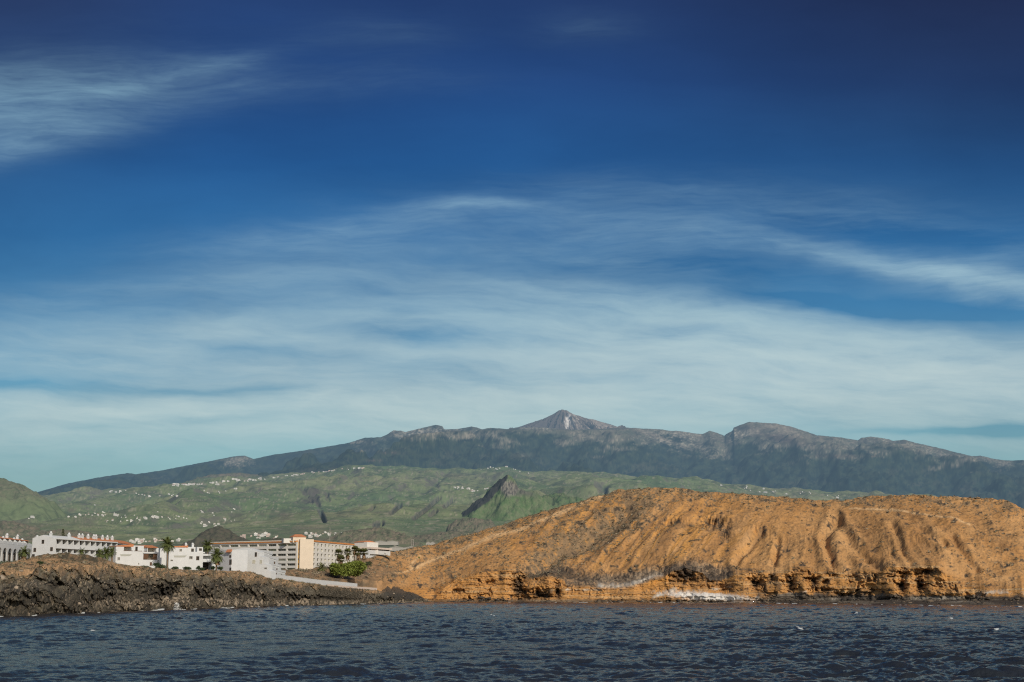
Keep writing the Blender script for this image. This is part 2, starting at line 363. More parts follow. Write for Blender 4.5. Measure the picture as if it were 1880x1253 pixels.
    sheet('sea', Xd, Yd, Z, m, None, {'foam': np.clip(foam, 0, 1.5)})
build_sea()

# ------------------------------------------------------------------ the orange headland hill
CREST = [(480,1047),(560,1046),(640,1038),(655,1027),(680,1018),(726,1013),(752,1007),(798,999),(884,976),(970,948),(1059,921),(1102,910),(1128,901.5),(1184,896),(1253,896),(1293,905),(1345,906),(1392,910),(1474,916),(1511,920),(1557,917),(1590,912.5),(1656,909),(1722,911),(1775,913.5),(1821,916),(1854,921),(1880,933),(1960,960),(2100,1010),(2300,1060)]
hill_crest = line(CREST)
HILL_TOP = line([(480,1068),(600,1066),(660,1062),(700,1068),(760,1084),(800,1086),(825,1074),(840,1060),(870,1056),(900,1048),(930,1047),(955,1052),(975,1062),(1000,1058),(1030,1060),(1045,1079),(1100,1081),(1150,1079),(1195,1072),(1220,1058),(1240,1046),(1258,1040),(1280,1047),(1305,1066),(1335,1064),(1350,1056),(1385,1052),(1420,1060),(1460,1050),(1500,1055),(1525,1050),(1560,1064),(1590,1062),(1620,1050),(1640,1044),(1665,1052),(1690,1044),(1720,1050),(1740,1064),(1775,1082),(1830,1086),(1880,1090),(2000,1090),(2300,1095)])
A7, A8 = float(A_(690, 1106)), float(A_(800, 1106))
def hill_base_Y(a):
    return np.where(a < A7, np.minimum(YW_L(a) + 48, 705), 0) * (a < A7) + (a >= A7) * ((1 - sstep(A7, A8, a)) * np.minimum(YW_L(A7) + 48, 705) + sstep(A7, A8, a) * YW_R(a))
YFLAT = wtable([(470,1106.3),(1000,1106.6),(1300,1107.2),(1500,1108.0),(1700,1109.2),(1880,1110.2),(2300,1112)])
hill_deep = table([(480,60),(640,95),(690,120),(800,150),(1000,185),(1250,210),(1600,190),(1880,165),(2300,150)])
C_OR = np.array((.42,.218,.078)); C_TAN = np.array((.50,.292,.128)); C_BR = np.array((.285,.152,.064)); C_SCR = np.array((.185,.150,.098)); C_DK = np.array((.042,.036,.030)); C_WH = np.array((.50,.455,.38)); C_GR = np.array((.17,.145,.11))
HILL = {}
def build_hill():
    a = A_(np.concatenate([np.arange(470, 700, 2.), np.arange(700, 1900, .85), np.arange(1900, 2320, 4.)]), 1050)
    n1, n2, n3 = 120, 250, 24
    t1 = np.linspace(0, 1, n1, endpoint=False); t2 = np.linspace(0, 1, n2); t3 = np.linspace(0, 1, n3 + 1)[1:]
    yb = hill_base_Y(a); plat = np.where(a > A8, np.maximum(YFLAT(a) - yb, 0), 0); D = hill_deep(a); yc = yb + plat + D
    cl = 11 + 3 * fbm(a*90, 3.3, 0, 2)
    ytop = yb + plat + cl
    et = HILL_TOP(a) + .0022*fbm(a*75, .7, .2, 4)*(a > A8); ets = gsm(et, 60)
    zt = CAMH + et * ytop
    ec = hill_crest(a); zc = CAMH + ec * yc
    rows_y, rows_z, sec, tt = [], [], [], []
    for t in t1:
        pl = .16 + .06 * np.sin(a*70)                                   # wave-cut ledge, then the cliff
        yy = np.where(t < pl, t/pl*.42, .42 + (t - pl)/(1 - pl)*.58)
        zz = np.where(t < pl, t/pl*.09, .09 + (t - pl)/(1 - pl)*.91)
        rows_y.append(yb + cl*yy + plat*np.clip((t/pl), 0, 1)); rows_z.append(-.8 + (zt + .8)*zz + .018*plat*np.clip(t/pl, 0, 1)*np.clip(1.6 - zz, 0, 1)); sec.append(np.full_like(a, 0)); tt.append(np.full_like(a, t))
    for t in t2:
        rows_y.append(ytop + (yc - ytop)*t)
        e_top = ets + (et - ets)*(1 - sstep(0, .22, t)); e = e_top + (ec - e_top) * (t*.55 + .45*math.sin(t*PI/2)**1.0)
        rows_z.append(CAMH + e * rows_y[-1]); sec.append(np.full_like(a, 1)); tt.append(np.full_like(a, t))
    for t in t3:
        rows_y.append(yc + 230*t); rows_z.append(zc + (ec*230*t*.35) - zc*.85*t**1.4*(zc > 20) - 4*t); sec.append(np.full_like(a, 2)); tt.append(np.full_like(a, t))
    Y = np.array(rows_y); Z = np.array(rows_z); S = np.array(sec); T = np.array(tt); AA = np.broadcast_to(a, Y.shape); X = AA * Y
    px, py = proj(X, Y, Z)
    on = sstep(690, 800, px)                                            # left of this: ground round the hotel
    s1 = (S == 1); slope = np.where(S == 1, 1., 0) * on
    fade = np.where(S == 1, np.sin(np.clip(T, 0, 1) * PI) ** .6, 0)
    # --- relief of the slope
    wx = px + 26*fbm(px/130, py/90, 1.1, 3); wy = py + 14*fbm(px/120, py/80, 6.1, 3)
    right = sstep(1290, 1400, px); n_w = fbm(px/22, py/16, 5.5, 3)
    # buttresses and gullies that fan out downhill on the right
    fan = 1560 + (wx - 1560) * (1.0 - .30*np.clip((py - 940)/110, 0, 1)) 
    gl = ridged(fan/62, py/190, 3.7, 2, .45); gl2 = ridged(fan/23, py/110, 8.8, 3)
    gm = gauss(px, py, 1580, 1003, 330, 48)
    dz = right * gm * ((gl - .55) * 2.5 + (gl2 - .5) * .7 + (ridged(fan/10 + .8*n_w, py/40, 2.8, 3) - .5)*.35)
    # two named gullies under the saddle
    for pts, w, dep in (([(1534,958),(1524,975),(1520,1000),(1531,1050)], 8, 5.0), ([(1538,948),(1546,975),(1560,1000),(1612,1045)], 8, 3.0), ([(1392,982),(1362,1005),(1344,1034)], 7, 3.5), ([(1425,992),(1421,1036)], 5, 3.0), ([(1640,968),(1655,1005),(1668,1040)], 7, 3.2), ([(1755,990),(1770,1015),(1800,1045)], 6, 2.6), ([(1690,972),(1740,1005)], 6, 2.2)):
        d = polydist(wx*.5 + px*.5, py, pts, 1.0); dz -= dep*.55 * np.exp(-(d/w)**2) * s1
        dz += dep*.22 * np.exp(-((d - w*1.9)/(w*1.1))**2) * s1
    # diagonal rills on the left flank
    q = px + .92*py + 10*fbm(px/60, py/60, 2.2, 3)
    lf = gauss(px, py, 1150, 985, 210, 75)
    rl = ridged(q/34, (px - py)/420, 1.9, 3); dz += lf * (rl - .5) * 2.8
    # the dark rocky ravine
    dz -= 5.0 * np.exp(-(polydist(px, py, [(1150,945),(1085,985),(1030,1010),(985,1045)])/16)**2) * s1
    # crags in mid slope
    crag = gauss(px, py, 1308, 966, 26, 11) + .6*gauss(px, py, 1232, 962, 34, 8) + .45*gauss(px, py, 1330, 985, 12, 12) + .4*gauss(px, py, 1395, 978, 22, 9)
    dz += s1 * (2.4*gauss(px, py, 1300, 953, 60, 7))
    hollow = s1 * crag * 13.0 * (.6 + .8*ridged(px/13, py/30, 5., 3))
    # big soft lumps and small roughness
    dz += s1 * on * fade * (2.6*fbm(px/120, py/60, .7, 3)) + s1 * (.5 + .5*on) * .75*fbm(X/9, Y/9, 0.4, 4) + s1*.3*fbm(X/2.6, Y/2.6, 3.1, 3)
    crest_rough = s1 * sstep(.93, .985, T) * on
    dz += crest_rough * (.6*fbm(px/14, 2.2, 1, 3) + .15*fbm(px/3.2, .2, 4, 2))
    dz += np.where(S == 2, .8*fbm(X/12, Y/12, .4, 3), 0)
    gzone = np.clip(gauss(px, py, 1150, 1064, 170, 15, -3)*1.4 + gauss(px, py, 1268, 1056, 58, 26)*1.8 + gauss(px, py, 1010, 1046, 60, 14)*1.3 + .6*gauss(px, py, 1820, 1080, 90, 14) - .2, 0, 1.2)*s1
    dz += gzone*(1.5*fbm(X/4.5, Y/6, .8, 4, .6) + 1.6*np.abs(fbm(X/7, Y/5, 3.8, 3)) - .5); Y = Y + gzone*np.clip(T*9, 0, 1)*(1.8*fbm(X/3.2, Z/2.0, 2.2, 4, .65))
    Z = Z + np.where(S == 1, dz * np.clip(np.minimum(T*9, (1 - T)*14 + crest_rough), 0, 1), np.where(S == 2, dz, 0))
    Y = Y + hollow * np.clip(T*9, 0, 1)
    # --- relief of the sea cliff: strata ledges, hollows, alcoves, pillars
    cm = np.where(S == 0, 1.0, np.where(S == 1, np.exp(-(T/.045)**2), 0)) * on
    grow = np.where(S == 0, sstep(.02, .25, T), 1.0)
    big = fbm(X/26, 0, Z/30 + 4.4, 3); alc = ridged(X/11 + .6*fbm(X/5, 0, Z/5, 2), 1.7, Z/8.5, 3, .55); fine = fbm(X/2.4, Y/5., Z/1.6, 4, .6)
    strata = fbm(X/60, 3.3, Z/1.15, 3, .6)
    cavern = np.clip((.42 - alc) * 4, 0, 1.2)
    push = -3.4*big + 3.4*cavern*grow + .8*fine + .55*strata
    calm = gauss(px, py, 1200, 1085, 210, 24) * .75                      # smooth layered tuff in the middle
    push = push * (1 - calm) + calm * (1.1*strata + .5*big)
    for cx, cy, rx, ry, dep in ((952,1078,13,26,7),(992,1092,20,12,5.),(1024,1086,6,15,5),(990,1050,20,10,5),(1035,1050,22,9,5.),(1255,1060,26,14,6),(1248,1036,16,6,4),(1330,1082,18,10,4),(1386,1070,9,10,6),(1415,1062,10,9,5),(1451,1070,9,14,6.5),(1483,1062,8,9,5.5),(1490,1075,8,14,4),(1525,1055,9,8,5),(1545,1092,16,7,4),(1570,1062,14,7,5),(1660,1052,12,9,6),(1690,1074,9,16,7),(1700,1052,18,7,5),(1725,1075,10,9,4),(1655,1075,7,16,6),(1600,1085,10,7,4),(1790,1058,16,6,3.5),(1830,1062,14,5,3),(1128,1052,5,8,4),(1105,1052,4,7,3.5),(900,1070,10,7,3)):
        push = push + 1.35 * dep * gauss(px, py, cx, cy, rx, ry) * (.75 + .6*fine)
    for cx, cy, rx, ry, dep in ((1478,1080,18,18,4.5),(1637,1085,17,24,5),(1710,1085,20,10,2.5),(1755,1085,18,9,3),(1585,1088,16,8,3),(975,1085,9,18,2.5),(1010,1085,7,16,2.5)):
        push = push - dep * gauss(px, py, cx, cy, rx, ry)
    Y = Y + push * cm * grow; Z = Z + cm * grow * (.5*fine + .35*strata)
    # smooth pale ledge at the waterline
    led = gauss(px, py, 1300, 1097, 85, 7); Y -= led * 3.5 * cm; Z += led * .4 * cm
    X = AA * Y
    # ground left of the hill: uneven, with low banks
    gl_ = (1 - on) * (S < 2)
    Z += gl_ * (.55*fbm(X/13, Y/13, .3, 3) + .22*fbm(X/2.5, Y/2.5, .3, 3))
    # ------------------------------------------------------------- colours
    n0 = fbm(px/46, py/30, .5, 4); n1_ = fbm(px/11, py/8, 2.5, 4); n2_ = fbm(px/3.6, py/2.8, 7.1, 3)
    c = mixc(C_OR, C_TAN, .38 + .55*n0 + .35*n1_); c = mixc(c, C_BR, np.clip(.10 + .5*n1_ - .35*n0 + .35*n2_, 0, .7))
    # gullies are browner, ribs are paler
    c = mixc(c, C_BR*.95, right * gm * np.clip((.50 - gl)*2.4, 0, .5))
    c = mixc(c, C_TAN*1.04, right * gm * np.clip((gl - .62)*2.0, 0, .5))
    # diagonal bright scree streaks
    st = ridged(q/21, (px - py)/500, 4.4, 3); c = mixc(c, np.array((.53,.26,.065)), lf * np.clip((st - .58)*5, 0, .9)); c = mixc(c, C_BR*.85, lf * np.clip((.42 - st)*3.5, 0, .8))
    # scrub zones
    c = mixc(c, C_BR*.95, np.clip(.28*gauss(px, py, 1060, 985, 130, 60) + .85*np.exp(-(polydist(px, py, [(1150,945),(1085,985),(1030,1010),(985,1048)])/26)**2) + .25*gauss(px, py, 1230, 930, 120, 25), 0, .9)*(.75 + .9*n1_)*(S >= 1))
    scr = .16*gauss(px, py, 1080, 975, 160, 60) + .25*gauss(px, py, 900, 985, 260, 60, -22) + .95*np.exp(-(polydist(px, py, [(1170,935),(1090,985),(1035,1005),(985,1050)])/30)**2) + .5*np.exp(-((py - hillcrest_px(px))/16)**2) + .4*gauss(px, py, 770, 1045, 90, 22) + .3*gauss(px, py, 1230, 915, 120, 18)+ .28*gauss(px, py, 1700, 930, 200, 14)+ .25*gauss(px, py, 1830, 1010, 70, 60)
    scr = scr * (S >= 1)
    pt = np.clip((n1_*1.1 + n2_*.8 + scr*1.25 - .55) * 2.2, 0, 1); c = mixc(c, C_SCR, pt * .6)
    c = mixc(c, C_DK*1.3, np.clip(crag*s1*(.9 + 1.5*n1_ + .8*n2_), 0, 1)*.9)  # shade of the crag hollows painted near-black
    for cx, cy, rx, ry, am in ((1600,985,38,16,.45),(1650,1000,26,20,.35),(1545,965,16,12,.35),(1690,968,26,14,.3),(1470,1000,40,16,.2),(1840,1000,16,12,.8),(1800,960,50,12,.35),(1665,942,70,6,.5)):
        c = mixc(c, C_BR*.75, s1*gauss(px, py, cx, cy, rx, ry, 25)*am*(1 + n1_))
    # footpaths
    for pts, w in (([(1104,911),(1029,943),(970,966),(904,987),(838,1012),(765,1042)], 3.0), ([(772,1022),(756,1033),(753,1040),(765,1044)], 2.0), ([(765,1042),(740,1050),(700,1052)], 1.6), ([(1560,938),(1640,935),(1720,948),(1780,966)], 1.6)):
        c = mixc(c, np.array((.62,.40,.20)), np.exp(-(polydist(px, py + 1.5*n0, pts)/w)**2) * (S == 1) * .9)
    # cliff rock: warm ochre with dark, pale and grey strata
    lay = fbm(px/150, 1.1, Z/1.0 + .8*fbm(px/90, 0, 0, 2), 3, .6)
    k = mixc(np.array((.45,.225,.070)), np.array((.31,.16,.062)), .4 + 1.1*lay + .5*n1_); k = mixc(k, np.array((.53,.34,.16)), np.clip(lay*1.8 - .25 + .4*n0, 0, .8))
    k = mixc(k, C_DK, np.clip(cavern - .35, 0, 1) * .75 * (1 - calm)); k = mixc(k, C_DK*1.4, np.clip(n2_*1.6 - .35, 0, .7))  # cavern shade painted dark into the rock, plus random dark specks
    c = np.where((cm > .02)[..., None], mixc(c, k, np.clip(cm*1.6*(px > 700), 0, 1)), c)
    gz = np.clip(gauss(px, py, 1150, 1062, 190, 14, -3)*1.5 + gauss(px, py, 1268, 1062, 62, 26)*1.9 - .2 + .6*n1_, 0, 1) * (S <= 1) * (T < .4)
    gz = np.clip(np.maximum(gz, gzone*.8) + .5*n2_, 0, 1)
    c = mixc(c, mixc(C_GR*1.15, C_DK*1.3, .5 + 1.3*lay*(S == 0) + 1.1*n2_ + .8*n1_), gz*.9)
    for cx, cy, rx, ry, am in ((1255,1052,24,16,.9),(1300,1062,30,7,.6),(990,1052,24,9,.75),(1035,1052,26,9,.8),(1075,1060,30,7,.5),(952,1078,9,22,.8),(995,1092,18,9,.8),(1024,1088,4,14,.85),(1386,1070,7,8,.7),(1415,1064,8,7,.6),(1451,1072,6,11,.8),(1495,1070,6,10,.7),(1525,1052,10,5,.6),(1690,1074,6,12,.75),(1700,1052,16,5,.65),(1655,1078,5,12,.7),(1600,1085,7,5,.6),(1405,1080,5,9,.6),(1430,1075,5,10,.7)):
        c = mixc(c, C_DK*1.1, np.clip(gauss(px, py, cx, cy, rx, ry)*1.5 - .15 + .35*n1_, 0, 1)*am*(S <= 1))  # dark outcrops, and the shade of the alcoves painted into the colour
    wave = polydist(px, py, [(1100,1075),(1140,1076),(1165,1072),(1185,1064),(1200,1058),(1214,1057)])
    c = mixc(c, C_WH, np.exp(-(wave/4.5)**2) * (.6 + .6*n1_) * .95); c = mixc(c, np.array((.5,.23,.055)), gauss(px, py, 1205, 1068, 28, 7, -20)*.9)
    for pts, w in (([(1200,1097),(1220,1090),(1240,1082)], 3), ([(1040,1083),(1100,1083)], 1.8), ([(1310,1083),(1340,1076)], 3), ([(1440,1092),(1480,1088)], 2.5), ([(1790,1092),(1830,1086),(1880,1090)], 3.0), ([(1680,1097),(1740,1099),(1800,1094)], 2.), ([(1560,1098),(1610,1096)], 2.)):
        c = mixc(c, C_WH*.9, np.exp(-(polydist(px, py, pts)/w)**2) * (.5 + n1_) * (T < .95))
    ledge_or_shade = np.clip(gauss(px, py, 1300, 1096.5, 88, 8.5, 4)*2.1 - .45 + .35*n1_ + .15*n2_, 0, 1); c = mixc(c, np.array((.60,.56,.50)), ledge_or_shade * (S == 0))
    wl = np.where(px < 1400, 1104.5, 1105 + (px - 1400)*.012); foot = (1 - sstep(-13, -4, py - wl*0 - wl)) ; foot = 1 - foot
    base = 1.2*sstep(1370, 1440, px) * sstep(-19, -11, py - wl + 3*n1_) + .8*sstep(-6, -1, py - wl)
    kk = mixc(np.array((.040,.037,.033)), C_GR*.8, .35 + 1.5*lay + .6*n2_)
    c = mixc(c, kk, np.clip(base*1.0 - ledge_or_shade, 0, 1) * (S == 0) * .95)
    c = mixc(c, C_WH*.85, np.clip(1.5*lay + .9*n1_ - .35, 0, 1)*sstep(1380, 1450, px)*np.exp(-((py - wl + 9)/5.)**2)*(S == 0)*(.45 + .5*sstep(1740, 1800, px)))
    # hotel ground
    gcol = mixc(np.array((.30,.19,.105)), np.array((.12,.095,.065)), .5 + 1.0*n1_ + .5*n2_); gcol = mixc(gcol, np.array((.43,.23,.09)), sstep(660, 720, px)*(.55 + .6*n0)); 
    c = mixc(gcol, c, sstep(690, 760, px)) if True else c
    HILL.update(a=a, Y=Y, Z=Z, X=X, px=px, py=py, S=S, T=T, scr=scr + .10, on=on)
    m = surface('orange_tuff', attr=True, vary=.12, vscale=.9, bump=.36, bscale=.8, bdist=.7, haze=0)
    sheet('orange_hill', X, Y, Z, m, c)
_ch = np.array(CREST, float)
def hillcrest_px(px): return np.interp(px, _ch[:, 0], _ch[:, 1])
build_hill()

# ------------------------------------------------------------------ the dark lava headland on the left
EDGE = line([(-300,1060),(0,1054),(60,1047),(120,1041),(200,1046),(300,1053),(400,1053),(480,1063),(560,1075),(620,1081),(660,1085),(705,1088),(740,1087),(765,1094),(790,1103),(800,1105)])
RIDGE = line([(-300,1045),(0,1036),(35,1030),(60,1024),(85,1019),(115,1016),(160,1019),(190,1027),(213,1035),(255,1041),(300,1045),(360,1048),(440,1050),(490,1058),(514,1063),(560,1070),(650,1081),(700,1084),(712,1066),(725,1064),(742,1078),(770,1092),(800,1105)])
LAVA = {}
def build_headland():
    a = A_(np.concatenate([np.arange(-320, -10, 3.), np.arange(-10, 802, .8)]), 1110)
    n1, n2, n3 = 130, 70, 40
    yw = YW_L(a) + 1.5*fbm(a*140, .3, .2, 3); px0 = CX + F*a
    taper = sstep(803, 730, px0)
    d1 = 5 + 6*taper; d2 = 34 + 14*np.exp(-((px0 - 115)/90)**2); d2 = d2 + (23 - d2)*sstep(440, 500, px0)*(.4 + .6*taper)
    ye = yw + d1; yr = ye + d2
    ze = CAMH + EDGE(a)*ye; zr = CAMH + RIDGE(a)*yr
    ry, rz, S, T = [], [], [], []
    for t in np.linspace(0, 1, n1, endpoint=False):
        ry.append(yw + d1*(t if True else t)); prof = .75*t + .25*sstep(.12, .5, t)
        rz.append(-.7 + (ze + .7)*prof); S.append(0*a); T.append(0*a + t)
    for t in np.linspace(0, 1, n2, endpoint=False):
        ry.append(ye + (yr - ye)*t); e0, e1 = EDGE(a), RIDGE(a)
        rz.append(CAMH + (e0 + (e1 - e0)*t)*ry[-1]); S.append(0*a + 1); T.append(0*a + t)
    back = np.where(px0 > 480, 26, 240)*(.3 + .7*taper)
    for t in np.linspace(0, 1, n3):
        ry.append(yr + back*t); drop = np.exp(-((px0 - 110)/75)**2)*5.0
        zz = zr - drop*sstep(0, .18, t) - .3*np.sin(t*3) - np.where(px0 > 480, 3.5*t, 0) - 2.5*np.exp(-((px0 - 722)/16)**2)*sstep(0, .6, t)
        rz.append(zz); S.append(0*a + 2); T.append(0*a + t)
    Y, Z, S, T = map(np.array, (ry, rz, S, T)); AA = np.broadcast_to(a, Y.shape); X = AA*Y; px, py = proj(X, Y, Z)
    face = np.where(S == 0, 1., np.where(S == 1, np.exp(-(T/.12)**2), 0)); grow = np.where(S == 0, sstep(.0, .12, T), 1)
    big = ridged(X/22, Y/30, Z/10, 3); mid = 1.2*np.abs(fbm(X/6.5, Y/14, Z/4.6, 3, .6)) - .33 + .7*fbm(X/4.2, Y/9, Z/3.6, 4, .6); fine = 1.1*np.abs(fbm(X/1.8, Y/4, Z/1.4, 3, .6)) - .28 + .6*fbm(X/1.2, Y/3, Z/1.0, 3, .6)
    cel = ridged(X/8 + mid*.5, 2.1, Z/6.5, 3, .6)
    push = (big - .55)*6.0 + mid*2.5 + fine*1.15 + np.clip(.45 - cel, 0, 1)*6
    for cx, cy, rx, ry_, dep in ((310,1086,24,14,8),(365,1092,22,11,5),(205,1095,12,10,4),(100,1072,10,8,4),(195,1088,14,9,3),(60,1098,20,9,3),(620,1097,40,6,4),(540,1098,26,8,4),(440,1088,18,9,4),(500,1086,14,8,-4),(255,1076,14,10,-3)):
        push = push + dep*gauss(px, py, cx, cy, rx, ry_)*(.8 + .6*fine)
    soft = .45 + .55*taper
    Y = Y + push*face*grow*soft; Z = Z + face*grow*(1.6*mid + .9*fine)*soft*.7
    Z += (S == 1)*(.75*fbm(X/7, Y/10, .2, 4) + .28*fine)*np.clip(T*8, 0, 1)*(1 - .75*T*(px > 470)) + (S == 2)*.25*mid
    Z += (S == 1)*gauss(px, py, 722, 1070, 22, 16)*(1.5*fbm(X/3, Y/3, Z/3, 3))
    X = AA*Y
    n0 = fbm(px/50, py/22, .5, 4); n1_ = fbm(px/12, py/8, 2.5, 4); n2_ = fbm(px/3.4, py/2.6, 7.1, 3)
    dk = mixc(np.array((.130,.113,.082)), np.array((.042,.039,.033)), .5 + 1.2*n1_ + .6*n0)
    dk = mixc(dk, np.array((.26,.215,.145)), np.clip(n1_*1.5 + n0*1.0 + n2_*.9 - .35, 0, .9)); dk = mixc(dk, np.array((.38,.30,.215)), np.clip((n2_ + .5*n1_ - .47)*5, 0, .9))
    low = sstep(14, 3, py - 0*py - 0) if False else 0
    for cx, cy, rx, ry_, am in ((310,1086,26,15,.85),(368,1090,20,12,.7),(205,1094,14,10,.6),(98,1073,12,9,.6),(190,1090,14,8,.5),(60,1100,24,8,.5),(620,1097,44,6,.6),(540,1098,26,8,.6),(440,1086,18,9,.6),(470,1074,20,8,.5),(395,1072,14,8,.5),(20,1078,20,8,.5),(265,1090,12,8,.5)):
        dk = mixc(dk, np.array((.026,.024,.021)), np.clip(gauss(px, py, cx, cy, rx, ry_)*1.5 - .2 + .5*n1_, 0, 1)*am)  # cave shade painted into the rock colour
    gy = mixc(np.array((.31,.195,.105)), np.array((.41,.27,.15)), .5 + n1_); gy = mixc(gy, np.array((.10,.083,.053)), np.clip(n1_*1.5 + n2_ + .15, 0, .9))
    hump = gauss(px, py, 140, 1024, 62, 9)*1.4; gy = mixc(gy, np.array((.075,.064,.042)), np.clip(hump*(.75 + n1_), 0, .95))
    band = np.exp(-(polydist(px, py, [(-20,1050),(60,1048),(130,1040),(190,1041),(260,1047)])/3.2)**2); gy = mixc(gy, np.array((.42,.26,.135)), band*.85)
    band2 = np.exp(-(polydist(px, py, [(40,1032),(70,1030),(110,1030)])/4.)**2); gy = mixc(gy, np.array((.38,.235,.12)), band2*.7)
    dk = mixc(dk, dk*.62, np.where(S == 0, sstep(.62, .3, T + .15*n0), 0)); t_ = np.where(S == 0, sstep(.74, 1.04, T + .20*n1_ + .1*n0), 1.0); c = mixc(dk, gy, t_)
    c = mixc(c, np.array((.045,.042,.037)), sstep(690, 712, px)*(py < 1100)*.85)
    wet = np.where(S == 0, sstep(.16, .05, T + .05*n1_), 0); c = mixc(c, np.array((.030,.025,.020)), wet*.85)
    pale = np.where(S == 0, np.exp(-((T - .24 - .08*n0)/.07)**2), 0)*sstep(120, 200, px); c = mixc(c, np.array((.33,.265,.19)), pale*np.clip(.3 + 1.6*n2_ + n1_, 0, .8))
    LAVA.update(X=X, Y=Y, Z=Z, px=px, py=py, S=S, T=T)
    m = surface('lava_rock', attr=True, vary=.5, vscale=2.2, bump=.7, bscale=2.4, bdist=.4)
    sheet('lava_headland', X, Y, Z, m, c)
build_headland()

# ------------------------------------------------------------------ far slopes
SLOPE_TOP = line([(-400,940),(-100,935),(0,928),(60,914),(150,906),(250,898),(300,892),(350,888),(420,881),(500,876.5),(560,868.5),(640,861),(720,857.5),(860,859),(950,861),(1050,868),(1150,873),(1250,880),(1350,889),(1450,899),(1560,911),(1700,922),(2000,940),(2300,950)])
TA = np.linspace(float(A_(-350, 900)), float(A_(2250, 900)), 1300)
_fY = np.log(np.array([1000, 1100, 1500, 3000, 6000, 10000, 13200, 14200])); 
def slope_z(a, Y, rough=True):
    top = SLOPE_TOP(a); l = np.log(Y)
    f = np.interp(l, _fY, [0, 0, 0, 0, .40, .80, 1.0, 1.0]); eb = np.interp(l, _fY, [float(E_(p)) for p in (1075, 1050, 1018, 1000, 999, 998, 998, 998)])
    z = CAMH + (eb*(1 - f) + top*f) * np.minimum(Y, 13200) * np.where(Y > 13200, 1 - (Y - 13200)/9000, 1)
    if rough:
        x = a*Y; am = sstep(2800, 6500, Y)
        w = 900*fbm(x/3200, Y/3200, .4, 2)
        z = z + am*((ridged((x + w*.8)/1500, Y/5200, 3.3, 4, .5) - .55)*230*sstep(13400, 11000, Y) + 45*fbm(x/420, Y/700, 1.2, 4)) + sstep(1800, 3500, Y)*12*fbm(x/160, Y/240, 2, 3)
        for cx, cy, rx, ry, dp in RAVINES:
            g = gauss(*proj(x, Y, z), cx, cy, rx, ry, -38); z = z - dp*g*(.6 + .8*ridged(x/160, Y/420, 1.1, 3))
    if rough:
        ppx, ppy = proj(a*Y, Y, z)
        for pts_, w_, am_ in SLIVERS: z = z - 38*am_*np.exp(-(polydist(ppx, ppy, pts_)/(w_*1.2))**2)
    return z
RAVINES = [(640,875,30,5,14),(805,880,24,6,22),(1105,895,16,6,24)]
SLIVERS = [([(718,941),(735,928)],1.9,1.),([(760,952),(784,934),(808,912)],1.6,.9),([(816,930),(833,916)],1.7,.8),([(690,964),(700,960)],3,.9),([(553,895),(562,900)],2.2,.6),([(568,904),(582,912)],2,.6),([(581,918),(586,928)],2,.7),([(588,938),(596,956)],2,.8),([(600,906),(604,918)],1.8,.6),([(680,936),(686,930)],1.5,.7),([(785,880),(812,899)],3,.35),([(838,868),(872,876)],2,.3),([(1096,890),(1112,902)],3,.5),([(925,952),(985,930),(1030,912)],3,.3),([(790,945),(800,938)],2,.6),([(560,905),(575,922)],1.5,.5),([(470,905),(480,897)],1.5,.4),([(640,915),(652,905)],1.5,.5),([(735,900),(748,890)],1.5,.5)]
